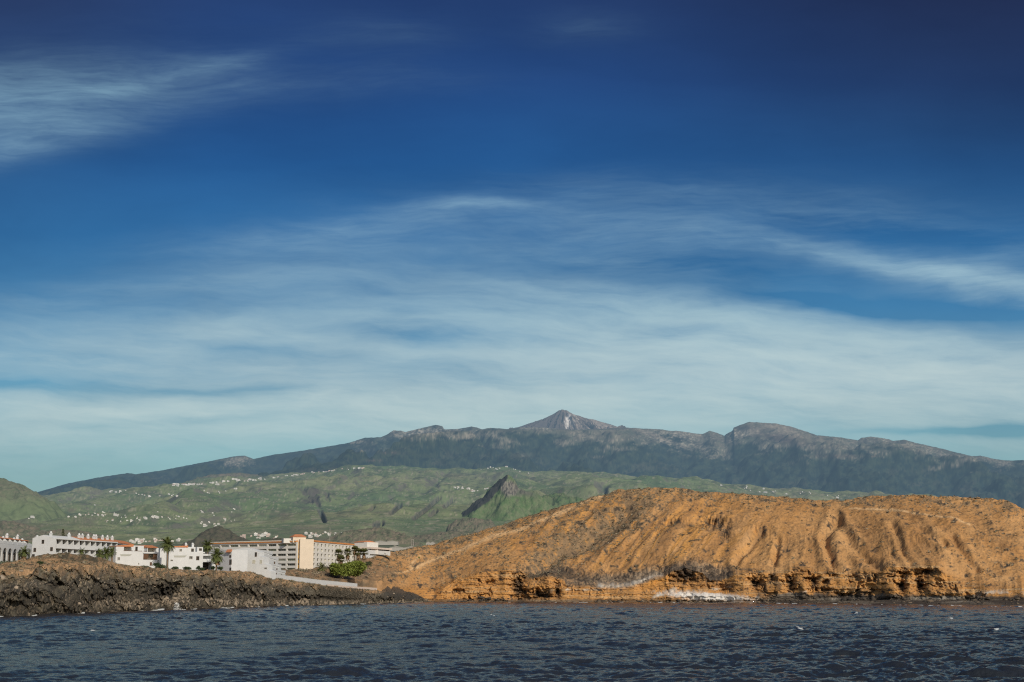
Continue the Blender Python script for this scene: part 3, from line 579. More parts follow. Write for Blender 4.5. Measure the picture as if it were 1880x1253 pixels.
def build_slope():
    Yr = np.concatenate([np.geomspace(1120, 2800, 60)[:-1], np.geomspace(2800, 14200, 420)])
    AA, Y = np.meshgrid(TA, Yr); X = AA*Y; Z = slope_z(AA, Y); px, py = proj(X, Y, Z)
    n0 = fbm(X/1900, Y/2600, .2, 4); n1 = fbm(X/420, Y/900, 2.2, 4); n2 = fbm(X/120, Y/420, 5.2, 4, .6); n3 = fbm(X/600, py/3.2, 1.2, 3)
    g = mixc(np.array((.140,.186,.082)), np.array((.205,.222,.115)), .5 + 1.1*n0); g = mixc(g, np.array((.085,.130,.066)), np.clip(.2 + 1.2*n1, 0, .8)); g = mixc(g, np.array((.22,.205,.125)), np.clip(n2*1.1 + .5*n0 + .6*n3 - .32, 0, .75))
    g = mixc(g, np.array((.045,.075,.048)), np.clip(n2*1.6 - n1 - .25, 0, .8)*.8)
    n5 = fbm(X/48, py/1.1, 3.1, 3, .6); g = mixc(g, np.array((.040,.058,.036)), np.clip(n5*2.4 - .6, 0, .45)); g = mixc(g, np.array((.32,.285,.21)), np.clip(fbm(X/70, py/1.0, 9.1, 3)*3 - .95, 0, .6))
    ter = np.clip(fbm(X/300, py/1.3, 8.1, 3)*2.2 - .55, 0, 1)*(.6 + n0); g = mixc(g, np.array((.17,.145,.10)), ter*.55)
    dzx = np.gradient(Z, axis=1)/np.maximum(np.gradient(X, axis=1), 1); g = mixc(g, np.array((.13,.12,.10)), np.clip((np.abs(dzx) - .38)*2.2, 0, .75))
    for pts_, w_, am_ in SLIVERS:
        g = mixc(g, np.array((.040,.056,.056)), np.clip(np.exp(-(polydist(px + 5*n1, py + 3*n2, pts_)/w_)**2)*1.3 - .1, 0, 1)*am_*.85)  # shaded ravine faces painted dark into the ground colour
    for cx, cy, rx, ry in ((575,915,26,22),): g = mixc(g, np.array((.085,.075,.068)), np.clip(gauss(px, py, cx, cy, rx, ry)*(.5 + 1.6*n2), 0, .8))
    for cx, cy, rx, ry, am in ((525,950,16,10,.5),(440,950,16,7,.35),(132,937,8,4,.9),(20,955,40,12,.6),(120,965,70,12,.35),(560,975,70,9,.3),(600,988,100,6,.3),(800,985,110,10,.45),(690,985,70,8,.4),(180,950,60,8,.15),(835,875,30,5,.4)):
        g = mixc(g, np.array((.13,.112,.080)), gauss(px, py, cx, cy, rx, ry)*am*(1 + n2))
    pl = sstep(3000, 2000, Y); g = mixc(g, mixc(np.array((.13,.115,.085)), np.array((.075,.085,.048)), .5 + n1*1.5), pl)
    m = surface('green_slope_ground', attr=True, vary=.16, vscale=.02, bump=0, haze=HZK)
    sheet('green_slope', X, Y, Z, m, g)
build_slope()

RANGE = [(-400,960),(-60,930),(40,913),(55,908),(120,889),(180,877),(235,869),(250,871),(300,863.5),(380,848),(430,838),(450,837),(465,843),(500,835.5),(560,827),(640,813.5),(670,804),(700,803),(712,797),(722,790.5),(735,791),(745,793.5),(775,786),(800,780.5),(812,782.5),(816,789),(840,788),(865,783.5),(875,785),(885,788.5),(900,786),(930,788),(950,785),(970,784),(1000,785),(1020,787),(1050,789),(1100,788),(1140,785),(1180,787),(1225,789),(1255,793),(1275,796),(1290,797),(1303,791),(1318,795),(1330,800.5),(1333,797.5),(1345,791),(1347,785),(1375,775),(1395,776),(1425,778),(1450,783),(1475,791),(1500,799.5),(1540,803),(1575,808.5),(1582,804),(1600,802),(1620,804.5),(1640,808.5),(1660,807.5),(1680,813),(1720,822),(1760,832),(1785,838),(1800,837),(1825,843),(1850,846),(1880,845),(1950,860),(2100,890),(2300,930)]
RANGE_E = line(RANGE); _rg = np.array(RANGE, float)
def build_range():
    a = np.linspace(float(A_(-350, 850)), float(A_(2250, 850)), 1700)
    a0 = CX + F*a
    yc = 21500 - 4500*np.clip((500 - a0)/500, 0, 1) - 2500*np.clip((a0 - 1500)/500, 0, 1)
    e1 = RANGE_E(a); e0 = SLOPE_TOP(a) - .006
    e1 = e1 + .00022*fbm(a*420, .3, .1, 3)
    t = np.concatenate([np.linspace(0, 1, 260), 1 + np.linspace(0, .35, 24)[1:]])[:, None]
    tc = np.minimum(t, 1); Y0 = 13000.; Y = Y0 + (yc - Y0)*t
    f = .72*tc + .28*tc**2; e1s = np.minimum(gsm(e1, 60), e1 + .0006)
    E = e0 + (e1s - e0)*f + (e1 - e1s)*sstep(.66, 1, tc)
    Z = CAMH + E*Y - np.where(t > 1, (t - 1)*yc*.16, 0); AA = np.broadcast_to(a, Z.shape); X = AA*Y; px, py = proj(X, Y, Z)
    env = np.where(t <= 1, np.sin(np.clip(tc, 0, 1)*PI)**.7, .1)
    w = 1500*fbm(X/6000, Y/6000, .3, 2)
    dz = env*((ridged((X + 1.4*w)/4600, Y/12000, 6.3, 2, .5) - .6)*620 + (ridged((X + w)/2600, Y/9000, 1.3, 4, .5) - .55)*760 + 300*fbm(X/900, Y/1400, .2, 4) + 60*fbm(X/260, Y/400, 3.2, 3))
    cr = _crestpx(px); below = py - cr
    scarp = gauss(px, py, 1215, 796, 70, 7) + gauss(px, py, 1355, 792, 26, 7) + gauss(px, py, 1600, 809, 40, 5)+ gauss(px, py, 775, 790, 60, 6)+ gauss(px, py, 990, 795, 50, 7)
    dz += scarp*(ridged(X/520, Y/3000, 3.3, 3) - .55)*130*(t <= 1)
    dz += 55*fbm(X/140, Y/180, .9, 3)*np.clip(1.05 - t, 0, 1)*5*env*.3
    Z = Z + dz; 
    # nothing in front may rise over the surveyed crest
    Emax = e1s + (e1 - e1s)*sstep(.66, 1, tc) - (1 - tc)*.0075*np.clip((e1 - e0)/.02, 0, 1)*.5
    Z = np.minimum(Z, CAMH + np.where(t <= 1, Emax, 9)*Y)
    px, py = proj(X, Y, Z); below = py - cr
    n0 = fbm(px/60, py/18, .2, 4); n1 = fbm(px/14, py/7, 4.2, 4); n2 = fbm(px/4, py/2.5, 1.2, 3)
    forest = mixc(np.array((.012,.024,.022)), np.array((.034,.048,.030)), .5 + 1.2*n1 + .8*n2); forest = mixc(forest, np.array((.060,.062,.044)), np.clip(n0*1.4 + n2*.7 - .3, 0, .7))
    rock = mixc(np.array((.150,.135,.105)), np.array((.092,.100,.075)), .5 + 1.4*n1 + .6*n2); rock = mixc(rock, np.array((.30,.26,.20)), np.clip(n2*1.3 + n0 - .15, 0, .8))
    tree = np.interp(px, [-100, 380, 410, 440, 470, 640, 700, 760, 900, 1000, 1060, 1120, 1200, 1280, 1340, 1450, 1560, 1700, 1800, 2000], [0, 0, 3, 13, 0, 0, 8, 15, 10, 20, 30, 38, 30, 26, 44, 48, 30, 22, 8, 2])
    k = sstep(-13, 13, tree*.85 - below + 24*n0 + 14*n1 + 8*n2)*(tree > .5)*.9
    c = mixc(forest, rock, k)
    c = mixc(c, np.array((.46,.40,.31)), np.clip(scarp*k*(.35 + 1.6*n2 + n1), 0, .8))
    for cx, cy, rx, ry, am in ((1385,790,16,9,.7),(1430,785,50,9,.75),(1425,812,40,12,.0),(725,797,14,3,.8),(1200,800,50,4,.6),(1270,798,30,5,.3)):
        c = mixc(c, np.array((.30,.25,.19)), gauss(px, py, cx, cy, rx, ry, 20)*am*(1 + n2))
    c = mixc(c, np.array((.105,.072,.066)), gauss(px, py, 1435, 806, 40, 9, 12)*.7); c = mixc(c, np.array((.05,.046,.043)), gauss(px, py, 1365, 786, 16, 4, -3)*.85)  # purplish rock, then the shaded crest cliff painted dark
    for cx, cy, rx, ry in ((685,846,16,1.6),(720,832,20,2.),(1535,838,40,3),(1605,838,8,1.2)): c = mixc(c, np.array((.14,.105,.08)), gauss(px, py, cx, cy, rx, ry)*.6*(1 + n2))
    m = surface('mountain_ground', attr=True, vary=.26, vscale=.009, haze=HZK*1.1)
    sheet('mountain_range', X, Y, Z, m, c)
def _crestpx(px): return np.interp(px, _rg[:, 0], _rg[:, 1])
build_range()

def build_peak():
    pts = [(900,800),(950,785),(975,777.5),(1000,768.5),(1018,759.5),(1025,754.5),(1032,752.5),(1040,754),(1050,760),(1068,765.5),(1090,770.5),(1110,776.5),(1130,783),(1145,788),(1200,802)]
    e = line(pts); a = np.linspace(float(A_(890, 785)), float(A_(1210, 785)), 420); Yc = 29500.
    t = np.concatenate([np.linspace(0, 1, 150), 1 + np.linspace(0, 1, 60)[1:]])[:, None]
    Y = Yc - 2600 + 2600*t + 0*a
    H = CAMH + (e(a) + .00012*fbm(a*900, 2.2, 0, 3))*Yc; h0 = CAMH + float(E_(806))*Yc
    prof = np.where(t <= 1, t, np.maximum(2 - t, 0)); prof = np.clip(prof, 0, 1)**1.15
    Z = h0 - 120 + (H - h0 + 120)*prof; AA = np.broadcast_to(a, Z.shape); X = AA*Y; px, py = proj(X, Y, Z)
    ang = (px - 1034)/np.maximum(py - 745, 3); env = np.sin(np.clip(t, 0, 1)*PI*.97)*(t < 1.001)
    Z = Z + env*((ridged(ang*2.6, 1.3, (py - 750)/60, 3) - .55)*160 + 60*fbm(X/260, Y/300, .2, 4)); Z = np.minimum(Z, CAMH + (e(a))*Y + 0*Z) if False else Z
    n1 = fbm(px/9, py/6, 4.2, 4); n2 = fbm(px/3, py/2.2, 1.2, 3); st = ridged(ang*4.5, .5, 3.1, 3)
    c = mixc(np.array((.17,.135,.115)), np.array((.115,.100,.090)), .5 + n1 + .5*n2); c = mixc(c, np.array((.40,.33,.265)), np.clip((st - .42)*2.2, 0, .7)*sstep(1030, 1045, px))
    c = mixc(c, np.array((.115,.098,.095)), sstep(1034, 1018, px)*.8)  # left flank's shade painted in; the lit right flank is paled above
    sn = polydist(px, py, [(1042,767),(1043,773),(1040,780)]); c = mixc(c, np.array((.80,.74,.68)), np.clip(1.5*np.exp(-(sn/5.2)**2)*(.8 + .9*n2) - .25, 0, 1))
    sn = polydist(px, py, [(1052,762),(1060,768),(1062,774),(1054,776),(1052,783)]); c = mixc(c, np.array((.52,.45,.38)), np.clip(1.2*np.exp(-(sn/3.4)**2)*(.8 + n2) - .3, 0, .8))
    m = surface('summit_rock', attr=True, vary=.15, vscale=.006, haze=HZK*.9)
    sheet('mountain_peak', X, Y, Z, m, c)
build_peak()

def mound(name, ridge, Yc, px0, px1, py_base, steep, colf, rough=.12, depth=None, n=(220, 160), round_=0.0, matname=None, haze=HZK, bend=0):
    """a free hill: ridge = [(px,py)] crest polyline at distance Yc; falls off on all sides"""
    R = [P(px, py, Yc + bend*(i/max(1, len(ridge)-1))) for i, (px, py) in enumerate(ridge)]
    zb = CAMH + float(E_(py_base))*Yc; hmax = max(r[2] for r in R) - zb
    x0, x1 = float(A_(px0, py_base))*Yc, float(A_(px1, py_base))*Yc; dp = depth or hmax/steep*1.3
    ymin = Yc - dp + min(0, bend); ymax = Yc + dp + max(0, bend)
    xs = np.linspace(x0, x1, n[0]); ys = np.linspace(ymin, ymax, n[1]); X, Y = np.meshgrid(xs, ys)
    h = np.full(X.shape, -1e9)
    if len(R) == 1: R = R + [(R[0][0] + 1, R[0][1], R[0][2])]
    sc_ = hmax*.55
    wob = sc_*.45*fbm(X/sc_, Y/sc_, 1.7, 3)
    for (ax, ay, az), (bx, by, bz) in zip(R[:-1], R[1:]):
        vx, vy = bx - ax, by - ay; t = np.clip(((X - ax)*vx + (Y - ay)*vy)/(vx*vx + vy*vy + 1e-6), 0, 1)
        d = np.hypot(X - ax - t*vx, Y - ay - t*vy); d = np.sqrt(d*d + round_**2) - round_
        h = np.maximum(h, az + t*(bz - az) - zb - steep*np.maximum(d*(1 + .0), 0) * (1 - .25*np.clip(d/dp, 0, 1)) - np.clip(d/(sc_), 0, 1)*wob*.8)
    h = h + hmax*rough*(fbm(X/(sc_*.5), Y/(sc_*.5), .6, 5, .6) + .6*(ridged(X/(sc_*.6), Y/(sc_*1.5), 2.6, 3) - .55))*np.clip(h/hmax*2.0, 0, 1)
    edge = np.minimum(np.minimum((X - x0), (x1 - X))/(x1 - x0), np.minimum(Y - ymin, ymax - Y)/(ymax - ymin))
    h = np.where(h < 0, h*.5, h); h = h*sstep(0, .12, edge) - 60*(1 - sstep(0, .06, edge)) - .25*hmax*(1 - sstep(0, .25, edge)); Z = zb + h
    px, py = proj(X, Y, Z); c = colf(px, py, X, Y, h/hmax)
    m = surface(matname or name + '_ground', attr=True, vary=.18, vscale=8/hmax, haze=haze)
    return sheet(name, X, Y, Z, m, c)
def c_spire(px, py, X, Y, h):
    n1 = fbm(px/8, py/8, .4, 4); n2 = fbm(px/2.2, py/6, .9, 3); n3 = fbm(px/3, py/2.5, 1.9, 3)
    g = mixc(np.array((.075,.120,.050)), np.array((.125,.150,.080)), .5 + n1 + .6*n3); rk = mixc(np.array((.19,.175,.145)), np.array((.07,.068,.062)), .5 + 1.6*n2 + .6*n1)
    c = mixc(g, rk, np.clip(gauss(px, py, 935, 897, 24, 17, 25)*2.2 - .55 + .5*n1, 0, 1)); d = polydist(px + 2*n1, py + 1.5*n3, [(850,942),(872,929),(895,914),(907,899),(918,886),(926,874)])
    c = mixc(c, np.array((.036,.038,.038)), sstep(8.5, 5.5, d)); return mixc(c, np.array((.10,.095,.085)), gauss(px, py, 965, 905, 22, 6, 12)*.8)  # shaded left flank painted as a dark band along the ridge
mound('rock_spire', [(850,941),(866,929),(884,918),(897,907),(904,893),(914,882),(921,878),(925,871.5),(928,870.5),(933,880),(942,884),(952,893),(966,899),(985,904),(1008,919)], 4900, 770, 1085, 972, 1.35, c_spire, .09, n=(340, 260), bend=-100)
def c_green(px, py, X, Y, h):
    n1 = fbm(px/10, py/6, .4, 4); n2 = fbm(px/3, py/2.5, .9, 3); g = mixc(np.array((.075,.120,.050)), np.array((.115,.140,.070)), .5 + 1.2*n1 + .5*n2); return mixc(g, np.array((.04,.05,.035)), np.clip(n2*1.4 - .2, 0, .6))
mound('knoll', [(975,935),(1003,915),(1022,908),(1040,917),(1080,935)], 5700, 900, 1160, 966, .55, c_green, .10, n=(200, 120), round_=60)
def c_brown(px, py, X, Y, h):
    n1 = fbm(px/9, py/5, .4, 4); n2 = fbm(px/2.6, py/2.2, .9, 3); g = mixc(np.array((.150,.128,.092)), np.array((.095,.105,.065)), .5 + 1.2*n1 + .7*n2); return mixc(g, np.array((.070,.075,.052)), np.clip(n2*1.3 - .1, 0, .7))
def c_dark(px, py, X, Y, h):
    n1 = fbm(px/9, py/5, .4, 4); n2 = fbm(px/2.6, py/2.2, .9, 3); g = mixc(np.array((.058,.056,.040)), np.array((.085,.072,.052)), .5 + 1.2*n1 + .8*n2); return mixc(g, np.array((.05,.07,.035)), np.clip(n2*1.2, 0, .5))
def c_hill(px, py, X, Y, h):
    return mixc(c_brown(px, py, X, Y, h), np.array((.115,.150,.070)), .35 + .5*sstep(905, 932, py))
mound('cone_hill', [(-60,925),(-25,893),(-3,878),(2,877.5),(14,886),(34,899),(50,908),(66,918)], 6800, -150, 150, 952, .62, c_hill, .05, n=(200, 140), round_=25)
mound('dark_cone', [(366,990),(380,978),(392,968.5),(400,966),(405,966.8),(414,973),(430,982),(455,991)], 2600, 320, 500, 1000, .75, c_dark, .045, n=(240, 150), round_=4)
mound('dark_cone', [(600,1000),(640,984),(668,972),(690,970.5),(715,978),(750,990)], 2700, 560, 800, 1003, .45, c_brown, .07, n=(180, 110), round_=30)
mound('brown_mound', [(835,968),(852,956),(862,951.5),(872,952),(884,962),(900,972)], 4100, 810, 930, 990, .5, c_brown, .08, n=(140, 90), round_=20)
mound('brown_mound', [(740,990),(790,981),(830,976),(880,978),(930,985)], 3200, 700, 970, 1003, .4, c_brown, .08, n=(160, 90), round_=30)
mound('brown_mound', [(-60,970),(-10,958),(15,957),(35,962),(60,974)], 3900, -140, 110, 985, .45, c_brown, .07, n=(140, 90), round_=30)
mound('brown_mound', [(60,984),(110,973),(135,974),(180,985)], 3300, 20, 220, 995, .4, c_brown, .07, n=(140, 90), round_=30)
mound('dark_cone', [(478,994),(495,989.5),(512,988.5),(530,994)], 1900, 455, 560, 1000, .5, c_dark, .06, n=(100, 70), round_=8)
mound('green_hump', [(330,893),(380,879),(412,870.5),(440,869),(470,874),(500,884)], 13600, 280, 560, 905, .4, c_brown, .04, n=(150, 90), round_=120)
# ------------------------------------------------------------------ materials of the built things
M = dict(
    white=surface('white_render', (.52,.53,.52), vary=.06, vscale=.6, bump=.15, bscale=3, bdist=.05),
    hotel=surface('warm_white_render', (.56,.545,.50), vary=.07, vscale=.4),
    ledge_or_shade=surface('wedge_shadow_paint', (.34,.345,.30), vary=.1),  # grey-green colour of the shadow wedges painted on house walls
    white2=surface('grey_white_render', (.50,.51,.505), vary=.07, vscale=.5),
    tile=surface('orange_roof_tile', (.44,.18,.085), vary=.28, vscale=2.2, bump=.6, bscale=6, bdist=.1),
    fascia=surface('orange_fascia', (.52,.22,.075), vary=.12, vscale=.8),
    peach=surface('peach_render', (.57,.485,.375), vary=.06, vscale=.4),
    ochre=surface('ochre_render', (.42,.235,.055), vary=.15, vscale=.5),
    cream=surface('cream_render', (.57,.53,.44), vary=.06, vscale=.5),
    frame=surface('window_frame', (.55,.53,.48), vary=.05),
    dframe=surface('brown_wood', (.11,.065,.04), vary=.2, vscale=3),
    glass=surface('dark_glass', (.035,.037,.033), rough=.12, spec=.5, vary=.3, vscale=.4),
    glass2=surface('green_glass', (.16,.18,.12), rough=.15, spec=.5, vary=.35, vscale=.6),
    curtain=surface('curtained_glass', (.42,.41,.33), rough=.35, spec=.4, vary=.25, vscale=.7),
    shade=surface('dark_interior', (.05,.045,.04), vary=.2),
    trunk=surface('palm_trunk', (.17,.125,.085), vary=.3, vscale=4, bump=.6, bscale=6, bdist=.1),
    frond=surface('palm_frond', (.095,.115,.035), vary=.5, vscale=1.2, rough=.6, spec=.25),
    frond2=surface('dry_green_frond', (.13,.135,.05), vary=.5, vscale=1.2, rough=.6, spec=.25),
    dead=surface('dead_frond', (.20,.13,.075), vary=.35, vscale=2),
    bush=surface('bright_bush_leaf', (.135,.165,.030), vary=.6, vscale=.9, rough=.6, spec=.2),
    dbush=surface('dark_bush_leaf', (.042,.062,.026), vary=.55, vscale=1.1, rough=.6, spec=.2),
    pine=surface('pine_needle', (.07,.085,.045), vary=.4, vscale=1),
    stone=surface('wall_stone', (.085,.075,.058), vary=.5, vscale=.9, bump=.5, bscale=3, bdist=.2),
    kerb=surface('pink_concrete', (.52,.45,.39), vary=.1, vscale=.6),
    steel=surface('galvanised_steel', (.42,.38,.34), vary=.1, metallic=.3, rough=.6),
    fwhite=surface('far_white_render', (.60,.57,.52), vary=.10, vscale=.05, haze=HZK*1.3),
    fpink=surface('far_pink_render', (.50,.39,.33), vary=.12, vscale=.05, haze=HZK*1.3),
    fgrey=surface('greenhouse_sheeting', (.33,.31,.27), vary=.15, vscale=.1, haze=HZK*1.3),
    froof=surface('far_roof', (.38,.22,.15), vary=.15, vscale=.05, haze=HZK*1.3),
    fdark=surface('far_window', (.10,.10,.10), vary=.1, haze=HZK*1.3),
)
class Plane:
    """a vertical plane through two surveyed ground points; s along, d outward to the sea, z up"""
    def __init__(s, px0, Y0, px1, Y1, py=1040):
        p0 = P(px0, py, Y0); p1 = P(px1, py, Y1)
        s.o = np.array(p0[:2]); v = np.array(p1[:2]) - s.o; s.L = np.hypot(*v); s.t = v/s.L; s.n = np.array((s.t[1], -s.t[0]))
    def sz(s, px, py, d=0.0):
        a = float(A_(px, py)); o = s.o + s.n*d
        q = (a*o[1] - o[0])/(s.t[0] - a*s.t[1]); return q, CAMH + float(E_(py))*(o[1] + q*s.t[1])
    def w(s, v): return (s.o[0] + s.t[0]*v[0] + s.n[0]*v[1], s.o[1] + s.t[1]*v[0] + s.n[1]*v[1], v[2])
    def put(s, mb, name, m, root, smooth=False):
        L = root.matrix_basis.translation if root.parent is None else root.parent.matrix_basis.translation
        mb.v = [tuple(c - l for c, l in zip(s.w(v), L)) for v in mb.v]
        return mb.build(name, m, root, smooth)
def fbox(mb, s0, s1, d0, d1, z0, z1, tz=0.0): return mb.box(min(s0,s1), max(s0,s1), min(d0,d1), max(d0,d1), z0, z1, tz)
def root_at(pl, name, label, cat, zb, group=None):
    o = thing(name, label, cat, (float(pl.o[0]), float(pl.o[1]), zb), 0, group); return o
def window(pl, root, s0, s1, z0, z1, d, glass='glass', frame='frame', mull=1, name='window', bar=.09):
    f = MB(); fbox(f, s0-bar, s1+bar, d, d+.09, z0-bar, z0); fbox(f, s0-bar, s1+bar, d, d+.09, z1, z1+bar); fbox(f, s0-bar, s0, d, d+.085, z0, z1); fbox(f, s1, s1+bar, d, d+.085, z0, z1)
    for k in range(mull):
        q = s0 + (s1-s0)*(k+1)/(mull+1); fbox(f, q-.045, q+.045, d, d+.08, z0, z1)
    fr = pl.put(f, name, M[frame], root)
    g = MB(); fbox(g, s0, s1, d+.002, d+.03, z0, z1)
    L = root.matrix_basis.translation
    g.v = [tuple(c - l for c, l in zip(pl.w(v), L)) for v in g.v]; g.build('pane', M[glass], fr)
    return fr
def pwin(pl, root, px0, px1, py0, py1, d=0.0, **k):
    s0, z1 = pl.sz(px0, py0, d); s1, z0 = pl.sz(px1, py1, d); return window(pl, root, min(s0,s1), max(s0,s1), z0, z1, d, **k)
def chimney(pl, root, s, d, z, h=1.5, r=.42):
    m = MB(); fbox(m, s-r, s+r, d-r, d+r, z-1.2, z+h*.62); fbox(m, s-r*1.25, s+r*1.25, d-r*1.25, d+r*1.25, z+h*.62, z+h*.72)
    m.lathe([(r*.95, z+h*.72), (r*1.05, z+h*.85), (r*.8, z+h), (r*.3, z+h*1.1)], s, d, 10)
    return pl.put(m, 'chimney', M['white'], root)
def terrace_row(pl, root, wall, s0, s1, n, z0, z1, depth, wm, open_h=1.25, glass='glass'):
    """one storey of recessed balconies with raked dividing walls"""
    w = (s1-s0)/n
    fbox(wall, s0, s1, -depth, .05, z0-.22, z0); fbox(wall, s0, s1, -depth, .12, z1-.30, z1)
    for k in range(n+1):
        q = s0 + k*w; wall.prism_x([(-depth, z0), (0, z0), (0, z0+.95), (-.25, z1-.3), (-depth, z1-.3)], q-.14, q+.14)
    for k in range(n):
        a = s0 + k*w + .14; b = a + w - .28; p = MB()
        p.prism_y([(a, z0), (b, z0), (b, z0+.80), (a + (b-a)*.82, z0+.95), (a + (b-a)*.5, z0+1.02), (a + (b-a)*.18, z0+.95), (a, z0+.80)], -.16, -.02)
        pl.put(p, 'parapet', wm, root)
        window(pl, root, a + (b-a)*.45, b - .1, z0+.1, z1-.42, -depth+.01, glass=RNG.choice(['glass','glass','glass2']), frame='dframe', mull=1, name='balcony_door')

# ---- leftmost arcaded block
pl = Plane(-70, 440, 57, 506)
zt = pl.sz(0, 987)[1]; zb = 7.0
R = root_at(pl, 'apartment_block', 'white apartment block with rows of dark arches at the left edge, behind the small palm', 'building', zb)
wall = MB(); L0, L1 = 0, pl.L; fbox(wall, L0, L1, -9, -1.6, zb-2, zt-.1); fh = (zt-1.9 - (zb+.9))/2
nb = 13; bw = pl.L/nb
zz = [zb+.9, zb+.9+fh, zt-1.9]
fbox(wall, L0, L1, -1.6, 0, zb-2, zz[0]); 
for lv in (0, 1):
    z0, z1 = zz[lv], zz[lv+1]; fbox(wall, L0, L1, -1.6, -.03, z1-.25, z1-.004)
    for k in range(nb):
        a, b = k*bw, (k+1)*bw; p = .55; zs = z0 + (z1-z0)*.50; r = (bw-2*p)/2; ar = [(a+p+r - r*math.cos(PI*i/10), zs + min(r, (z1-.3-zs))*math.sin(PI*i/10)) for i in range(11)]
        wall.prism_y([(a, z1-.25), (a, zs)] + ar + [(b, zs), (b, z1-.25)], -.35, 0)
        fbox(wall, a, a+p, -.35, 0, z0, zs); fbox(wall, b-p, b, -.35, 0, z0, zs)
        if lv: 
            q = MB(); fbox(q, a+p, b-p, -.25, -.08, z0+.01, z0+.85); pl.put(q, 'parapet', M['white'], R)
        window(pl, R, a+p+.3, b-p-.3, z0+.1, zs+.5, -1.59, frame='dframe', name='balcony_door')
fbox(wall, L0, L1, -1.6, 0, zt-1.9, zt-1.75)
for k in range(nb):
    a, b = k*bw, (k+1)*bw
    wall.prism_x([(-1.6, zt-1.75), (0, zt-1.75), (0, zt-1.2), (-1.3, zt), (-1.6, zt)], a-.18, a+.18)
    q = MB(); q.prism_y([(a+.18, zt-1.75), (b-.18, zt-1.75), (b-.18, zt-1.15), ((a+b)/2, zt-.85), (a+.18, zt-1.15)], -.2, -.04); pl.put(q, 'parapet', M['white'], R)
    window(pl, R, a+bw*.35, b-.4, zt-1.5, zt-.35, -1.59, frame='dframe', name='balcony_door')
pl.put(wall, 'wall', M['white'], R)
rf = MB(); rf.prism_x([(-9.3, zt-.1), (-1.2, zt-.1), (-1.3, zt+.12), (-5, zt+.8), (-9.3, zt+.3)], L0-.1, L1+.1); pl.put(rf, 'roof', M['tile'], R)
for px in (7, 27, 46): chimney(pl, R, pl.sz(px, 986)[0], -2.6, zt+.3, 1.5, .4)
for px in (15, 35, 50): chimney(pl, R, pl.sz(px, 988)[0], -1.7, zt-.5, 1.1, .42)

# ---- long terraced block with the gable end
pl = Plane(100.5, 470, 214, 506); zb = 9.0; zt = pl.sz(100.5, 987.5)[1]
R = root_at(pl, 'terraced_block', 'long white terraced block with two windows in its plain gable, behind the dark scrub mound', 'building', zb)
wall = MB(); dp = 8.6
wall.prism_x([(-dp, zb-2), (-1.9, zb-2), (-1.9, zt-.1), (-4.6, zt+.75), (-dp, zt-.25)], .0, pl.L)
wall.prism_x([(-dp-.02, zb-2), (.0, zb-2), (0, zt-.35), (-2, zt+.12), (-4.6, zt+.95), (-dp-.02, zt-.05)], -.45, .0)
h2 = 2.75; z1 = zt-.15
terrace_row(pl, R, wall, .3, pl.L, 11, z1-h2, z1, 1.9, M['white']); terrace_row(pl, R, wall, .3, pl.L, 11, z1-2*h2, z1-h2-.22, 1.9, M['white'])
fbox(wall, .0, pl.L, -1.9, .2, zb-2, z1-2*h2-.22)
pl.put(wall, 'wall', M['white'], R)
g = Plane(57, 468, 100, 470); gp = Plane.__new__(Plane); gp.t = -pl.n*-1.0; gp.o = pl.o - pl.n*dp - pl.t*.45; gp.t = pl.n; gp.n = -pl.t; gp.L = dp
for px, py, w, h in ((79,995,3.2,6.0), (64,1010,3.2,6.2), (94.7,1008.5,3.4,6.0)): pwin(gp, R, px-w/2, px+w/2, py-h/2, py+h/2, d=.0, frame='dframe', mull=0)
d_ = MB(); s, z = gp.sz(59, 1019); fbox(d_, s, s+1.0, 0, .06, z-1.9, z+.2); gp.put(d_, 'door', M['shade'], R)
rf = MB(); rf.prism_x([(-4.6, zt+.76), (-1.5, zt-.12), (-1.5, zt+.08), (-4.6, zt+.98)], .05, pl.L*.62); pl.put(rf, 'roof', M['white'], R)
rf = MB(); rf.prism_x([(-4.6, zt+.77), (-1.4, zt-.10), (-1.4, zt+.14), (-4.6, zt+1.05)], pl.L*.42, pl.L+2.5); pl.put(rf, 'roof', M['tile'], R)
for px in (93, 126.5, 145, 151, 161.5, 172, 176, 188, 197, 206): chimney(pl, R, pl.sz(px, 989, -3)[0], -3, zt+.35, 1.7, .36)
chimney(pl, R, .6, -7.6, zt-.4, 1.2, .4)

# ---- tile-roofed wing behind the scrub palms
pl = Plane(206, 520, 243, 548); zb = 9.5; zt = pl.sz(206, 995)[1]
R = root_at(pl, 'terraced_wing', 'low white wing with an orange tiled roof, between the terraced block and the balcony house', 'building', zb)
wall = MB(); fbox(wall, 0, pl.L, -7, -1.5, zb-2, zt-.2); terrace_row(pl, R, wall, 0, pl.L, 7, zt-2.8, zt-.2, 1.5, M['white']); fbox(wall, 0, pl.L, -1.5, .1, zb-2, zt-3.02); pl.put(wall, 'wall', M['white'], R)
rf = MB(); rf.prism_x([(-7.2, zt-.19), (.3, zt-.19), (.3, zt), (-3.5, zt+1.3), (-7.2, zt+.2)], -.2, pl.L+.3); pl.put(rf, 'roof', M['tile'], R)

